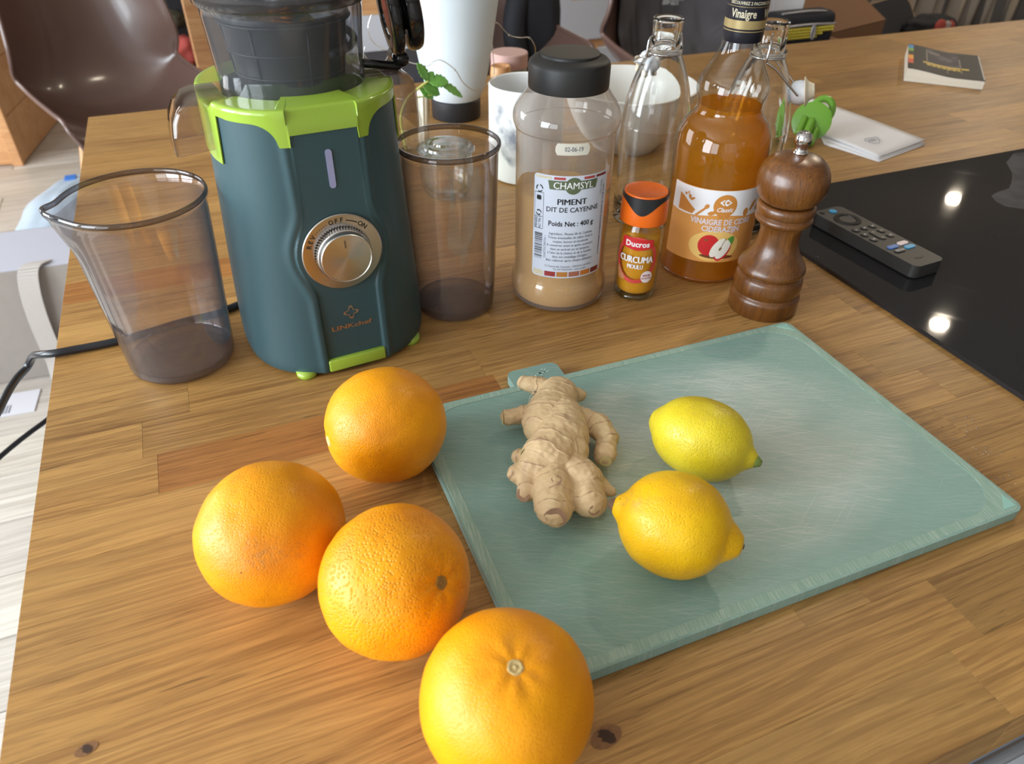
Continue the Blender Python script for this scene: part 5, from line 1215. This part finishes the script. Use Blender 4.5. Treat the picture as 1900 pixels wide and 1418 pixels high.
# chest emblem of the jacket: quarter dome of three bands beside three lines of lettering
d = bmesh.new()
for r0, r1 in ((.006, .011), (.014, .019), (.022, .027)):
    arc = [(-r*math.cos(a), -.004+r*math.sin(a)*.9) for r, aa in ((r1, np.linspace(0, PI/2, 10)), (r0, np.linspace(PI/2, 0, 10))) for a in aa]; merge(d, flat([arc]))
for i, t in enumerate(('THE', 'NORTH', 'FACE')): text2d(t, .0125, .0004, xs=.95, align='LEFT', at=(.003, .018-i*.0105), bm=d)
ME = Matrix.Translation((.052, .12, .1535)) @ Matrix.Rotation(PI/2, 4, 'X')
bmesh.ops.transform(d, matrix=ME, verts=d.verts)
ct = mat('emblem_white', sr(206, 204, 206), .7)
em = new_obj('chest_emblem', d, ct, jk, False)
def drape(o, target, up, lift, par_same=True):
    """lay a flat print on the cloth below it"""
    bpy.context.view_layer.update()
    for v in o.data.vertices:
        hit, p, n_, _ = target.ray_cast(v.co+Vector(up)*.12, -Vector(up))
        if hit: v.co = p+n_*lift
drape(em, jko, Vector((0, -1, 0)), .0015)

ctb = empty('black_coat', 'black coat hung over the brown chair behind the white planter', 'coat', (1.06, 2.36, -.26))
b = bmesh.new(); bmesh.ops.create_icosphere(b, subdivisions=4, radius=1)
for v in b.verts:
    n1 = noise.noise(v.co*2.1+Vector((3, 1, 2))); q = v.co; sgn = lambda t: math.copysign(abs(t)**.6, t)
    v.co = Vector((sgn(q.x)*.075-.10*q.z*.35, sgn(q.y)*.06, sgn(q.z)*.30+.04))*(1+.10*n1)
new_obj('coat_body', b, BLACKF, ctb)
new_obj('coat_sleeve', tube(cr([(-.06, -.02, .22), (-.10, -.05, .10), (-.075, -.06, -.05), (-.06, -.05, -.16)], 6), .035, 12), BLACKF, ctb)
sb = empty('dark_cushion', 'charcoal seat cushion on a low stool behind the planter and juicer', 'cushion', (.48, 2.00, -.215))
b = box(-.15, .15, -.13, .13, 0, .07, .03, 4); new_obj('cushion_body', b, mat('charcoal_fabric', sr(52, 52, 60), .8, bump=.2, bscale=500), sb)
stl = empty('low_stool', 'low wooden stool under the charcoal cushion', 'stool', (.48, 2.00, 0))
new_obj('stool_top', box(-.14, .14, -.12, .12, -.242, -.2165, .004), PINE, stl, False)
for sx in (-1, 1):
    for sy in (-1, 1): new_obj('leg', box(sx*.12-.013, sx*.12+.013, sy*.10-.013, sy*.10+.013, FZ, -.242, .002), PINE, stl, False)

sd = empty('sideboard', 'long wooden sideboard with white drawer fronts at the back of the room', 'sideboard', (0, 3.02, 0))
SX0, SX1 = .42, 1.80
new_obj('carcass', box(SX0, SX1, .02, .44, FZ+.08, -.16, .003), PINE, sd, False)
new_obj('top_board', box(SX0-.02, SX1+.02, -.01, .46, -.16, -.135, .003), PINE, sd, False)
for k in range(3):
    x0 = SX0+.02+k*.455
    for z0, z1 in ((-.395, -.225), (-.60, -.43), (-.80, -.63)):
        dr = new_obj('drawer', box(x0+.02, x0+.435, -.002, .022, z0, z1, .003), WHITEP, sd, False)
        new_obj('drawer_pull', box(x0+.16, x0+.30, -.004, .004, z1-.012, z1+.006, .002), PINE, dr, False)
for x in (SX0+.03, SX1-.08):
    for y in (.05, .37): new_obj('leg', box(x, x+.05, y, y+.05, FZ, FZ+.08), PINE, sd, False)

po = empty('timber_post', 'squared pine post standing between brown chair and juicer', 'post', (.075, 3.05, FZ))
new_obj('post_body', box(-.058, .058, -.05, .05, 0, 2.5, .005), PINE, po, False)
bgz = empty('dark_clothes_pile', 'heap of dark and red clothes beside the pine post', 'clothes', (-.075, 3.36, FZ))
def blob(name, c, r, m, par, sd_):
    b = bmesh.new(); bmesh.ops.create_icosphere(b, subdivisions=4, radius=1)
    for v in b.verts: v.co = Vector((v.co.x*r[0], v.co.y*r[1], v.co.z*r[2]))*(1+.22*noise.noise(v.co*1.9+Vector((sd_, sd_*2, 0)))+.07*noise.noise(v.co*5+Vector((0, sd_, 3))))+Vector(c)
    return new_obj(name, b, m, par)
blob('dark_jacket', (0, .06, .46), (.24, .13, .44), BLACKF, bgz, 2); blob('red_sleeve', (.055, -.05, .53), (.07, .05, .055), REDF, bgz, 5); blob('navy_sleeve', (.06, -.06, .40), (.07, .055, .06), mat('navy_fabric', sr(30, 32, 48), .85), bgz, 7); blob('olive_hood', (.03, -.04, .64), (.06, .04, .035), mat('olive_fabric', sr(62, 60, 46), .85), bgz, 9)

cr_ = empty('pine_planter_box', 'tall pine box of horizontal boards on the floor by the left chair', 'crate', (-.8395, 3.80, FZ), math.radians(-9.5))
for k in range(5): new_obj('board', box(.018, .040, .02, 1.10, .004+k*.205, .004+k*.205+.202, .003), PINE, cr_, False)
for y in (0, 1.08): new_obj('corner_post', box(0, .042, y, y+.030, 0, 1.05, .003), PINE, cr_, False)
for k in range(5): new_obj('board', box(-.62, 0, .012, .030, .004+k*.205, .004+k*.205+.202, .003), PINE, cr_, False)

# cardboard carton with strap, and a pale blue bag, on the floor at the left
cb_ = empty('cardboard_carton', 'open grey cardboard carton on the floor beside the worktop end', 'box', (-.60, 2.02, FZ), math.radians(-4))
new_obj('front_wall', box(-.45, .36, 0, .006, .002, .33, .001), CARDG, cb_, False)
new_obj('side_wall', box(.354, .360, .006, .25, .002, .33, .001), CARDG, cb_, False); new_obj('side_wall', box(-.45, -.444, .006, .25, .002, .33, .001), CARDG, cb_, False)
new_obj('back_wall', box(-.45, .36, .25, .256, .002, .33, .001), CARDG, cb_, False); new_obj('bottom', box(-.44, .35, .01, .25, 0, .006), CARDG, cb_, False)
fm = Matrix.Translation((0, .002, .33)) @ Matrix.Rotation(math.radians(4), 4, 'X')
b = box(-.45, .36, 0, .21, -.002, .003, .001); bmesh.ops.transform(b, matrix=fm, verts=b.verts); new_obj('flap', b, mat('pale_flap', sr(172, 172, 182), .8), cb_, False)
new_obj('carry_strap', evaluated(grid_ := (lambda b: ([b.faces.new([b.verts.new(v) for v in q]) for q in ((lambda P2: [(P2[i][0], P2[i][1], P2[i+1][1], P2[i+1][0]) for i in range(len(P2)-1)])([((x-.024, y, z), (x+.024, y, z)) for x, y, z in cr([(.125, .02, .335), (.10, -.012, .335), (.085, -.022, .28), (.075, -.020, .20), (.070, -.014, .12), (.068, -.010, .05), (.068, -.03, .006)], 6)]))], b)[1])(bmesh.new()), [('SOLIDIFY', dict(thickness=.004))]), STRAP, cb_, False)
b = box(-.11, .02, -.16, -.06, .001, .003); new_obj('shipping_label', b, mat('shipping_label', sr(206, 204, 210), .6), cb_, False)
d = bmesh.new()
for i in range(9): merge(d, flat([[(-.10+i*.007, -.15), (-.10+i*.007+.003, -.15), (-.10+i*.007+.003, -.115), (-.10+i*.007, -.115)]]))
for v in d.verts: v.co.z = .0035
new_obj('label_bars', d, GREYP, [c for c in cb_.children if c.name.startswith('shipping_label')][0], False)
blob('packing_paper', (-.22, .12, .20), (.12, .09, .10), mat('packing_paper', sr(150, 148, 156), .8), cb_, 4)
blob('dark_lining', (-.30, .20, .15), (.10, .10, .10), BLACKF, cb_, 8)
pb = empty('pale_blue_bag', 'crumpled pale blue plastic bag with a blue mark on the floor', 'bag', (-.60, 3.10, FZ))
b = bmesh.new(); bmesh.ops.create_icosphere(b, subdivisions=4, radius=1)
for v in b.verts:
    q = v.co; v.co = Vector((q.x*.115+.07*q.y, q.y*.42, max(-.0, q.z*.5+.5)*.10*(1-.5*abs(q.y))))*(1+.08*noise.noise(q*3)); v.co.z = max(.001, v.co.z)
bo = new_obj('bag_body', b, BAGB, pb)
new_obj('blue_mark', box(.005, .050, .29, .345, .052, .057, .002), BLUED, pb, False)

# right-hand background: cartons, pouch, skateboard, bag, striped cloth
bx = empty('cardboard_box', 'brown cardboard box with an open grey flap behind the beaded pouch', 'box', (2.42, 2.42, FZ), math.radians(16))
new_obj('box_wall', box(-.32, .32, 0, .42, 0, .60, .003), CARD, bx, False)
b = box(-.32, .32, 0, .24, -.003, .003, .001); bmesh.ops.transform(b, matrix=Matrix.Translation((0, 0, .602)) @ Matrix.Rotation(math.radians(28), 4, 'X'), verts=b.verts); new_obj('flap', b, CARD, bx, False)
b = box(-.32, .32, 0, .005, .003, .24, .001); bmesh.ops.transform(b, matrix=Matrix.Translation((0, .41, .600)), verts=b.verts); new_obj('flap', b, mat('grey_flap', sr(150, 142, 140), .8), bx, False)
cs = empty('low_carton', 'low brown carton under the black beaded pouch', 'box', (1.765, 2.02, FZ))
new_obj('carton_body', box(-.17, .20, -.13, .14, 0, .700, .004), CARD, cs, False)
pc = empty('beaded_pouch', 'black zipped pouch with rows of yellow beads', 'pouch', (1.765, 1.93, -.1995))
b = box(-.115, .110, -.025, .06, 0, .100, .022, 4); new_obj('pouch_body', b, BLACKF, pc)
new_obj('zip', tube(cr([(-.11, -.026, .066), (0, -.029, .069), (.105, -.026, .064)], 5), .0032, 6), ZIP, pc); new_obj('zip', tube(cr([(-.10, -.012, .101), (0, -.014, .104), (.07, -.012, .099)], 5), .0026, 6), ZIP, pc)
new_obj('zip_pull', tube(cr([(.012, -.031, .066), (.008, -.034, .045), (.012, -.035, .030), (.019, -.034, .030), (.021, -.033, .046), (.018, -.031, .066)], 4), .0024, 6), ZIP, pc)
bd0 = None
for r_ in range(4):
    for c_ in range(20-r_*(2 if r_ > 1 else 0)):
        x = -.095+c_*.0098; z = .058-r_*.0082
        if bd0 is None: bm_ = bmesh.new(); bmesh.ops.create_icosphere(bm_, subdivisions=1, radius=.0043); bd0 = new_obj('bead', bm_, BEAD, pc, loc=(x, -.0285, z))
        else: q_ = bd0.copy(); COL.objects.link(q_); q_.parent = pc; q_.location = (x, -.0285, z)
sk = empty('skateboard', 'black skateboard with pale deck edge leaning at the back', 'skateboard', (3.16, 2.98, -.435), math.radians(20))
dk = [(x*.30, y*.10) for x, y in [(math.copysign(abs(math.cos(t))**.5, math.cos(t)), math.copysign(abs(math.sin(t))**.5, math.sin(t))) for t in np.linspace(0, 2*PI, 48)[:-1]]]
KM = Matrix.Translation((.10, 0, .0)) @ Matrix.Rotation(math.radians(55), 4, 'X') @ Matrix.Rotation(math.radians(-4), 4, 'Y')
b = prism(dk, -.006, .004, .002, 1); bmesh.ops.transform(b, matrix=KM, verts=b.verts); dko = new_obj('deck', b, mat('maple_edge', sr(150, 126, 104), .6), sk, False)
b = prism([(x*.965, y*.93) for x, y in dk], .004, .0055); bmesh.ops.transform(b, matrix=KM, verts=b.verts); new_obj('grip_tape', b, mat('grip_tape', sr(40, 40, 46), .95), dko, False)
for x in (-.18, .18):
    for y in (-.06, .06):
        b = lathe([(0, -.015), (.022, -.015), (.026, -.008), (.026, .008), (.022, .015), (0, .015)], 16); bmesh.ops.transform(b, matrix=KM @ Matrix.Translation((x, y, -.034)) @ Matrix.Rotation(PI/2, 4, 'X'), verts=b.verts); new_obj('wheel', b, MUGW, sk)
    b = box(x-.02, x+.02, -.05, .05, -.040, -.006); bmesh.ops.transform(b, matrix=KM, verts=b.verts); new_obj('truck', b, ALU, sk, False)
tb = empty('storage_chest', 'pale wooden chest under the skateboard and dark bag', 'chest', (3.35, 3.02, FZ))
new_obj('chest_body', box(-.36, .50, -.14, .18, 0, .345, .004), PINE, tb, False); new_obj('chest_lid', box(-.37, .51, -.15, .19, .345, .368, .004), PINE, tb, False)
dbg = empty('dark_bag', 'crumpled black bag with red patches beside the skateboard', 'bag', (3.50, 2.96, -.505))
blob('bag_body', (.02, 0, .045), (.15, .08, .050), BLACKF, dbg, 3); blob('red_patch', (.00, -.088, .060), (.035, .012, .028), REDF, dbg, 6); blob('red_patch', (.085, -.075, .050), (.025, .012, .025), REDF, dbg, 12); blob('pale_patch', (.045, -.085, .055), (.028, .010, .024), mat('pale_patch', sr(160, 152, 150), .8), dbg, 15)
def stripes():
    n = NT('striped_cloth'); o = n.obj(); x = n.n('ShaderNodeSeparateXYZ', {0: o}).outputs[0]
    w = n.n('ShaderNodeTexNoise', {'Scale': 1.0, 'Detail': 0.0}, noise_dimensions='1D'); n.set(w, 'W', n.math('MULTIPLY', n.math('SNAP', x, .045), 37.0))
    c = n.ramp(w.outputs[0], [(.30, sr(78, 74, 72)), (.42, sr(120, 112, 106)), (.50, sr(150, 140, 130)), (.58, sr(112, 114, 114)), (.70, sr(172, 158, 142))])
    nd = c.node; nd.color_ramp.interpolation = 'CONSTANT'
    return n.surf(n.pbr(n.mix(n.math('MULTIPLY', n.noise(o, 300, 2), .3), c, (.1, .1, .1, 1)), .9))
cu_ = empty('striped_curtain', 'grey and beige vertically striped hanging at the back right', 'curtain', (4.35, 3.42, 0))
b = bmesh.new(); NX = 160
rows = [[b.verts.new((-.78+1.9*i/NX+.10*(z+.55), .020*math.sin(i*.62)+.012*math.sin(i*.27), z)) for i in range(NX+1)] for z in (FZ+.02, -.55, -.2, .4, 1.2)]
for r0, r1 in zip(rows, rows[1:]):
    for k in range(NX): b.faces.new((r0[k], r0[k+1], r1[k+1], r1[k]))
new_obj('cloth', evaluated(b, [('SOLIDIFY', dict(thickness=.004))]), stripes(), cu_)
new_obj('curtain_rail', tube([(-.8, 0, 1.22), (1.3, 0, 1.22)], .012, 10), ALU, cu_)
wc = empty('white_carton', 'plain white carton standing behind the beaded pouch on the low carton', 'carton', (1.800, 2.075, -.1995), math.radians(-12))
b = box(-.060, .060, -.030, .030, .0003, .300, .003)
for v in b.verts: v.co.x *= .80+1.0*v.co.z
new_obj('carton_body', b, NAPK, wc, False)
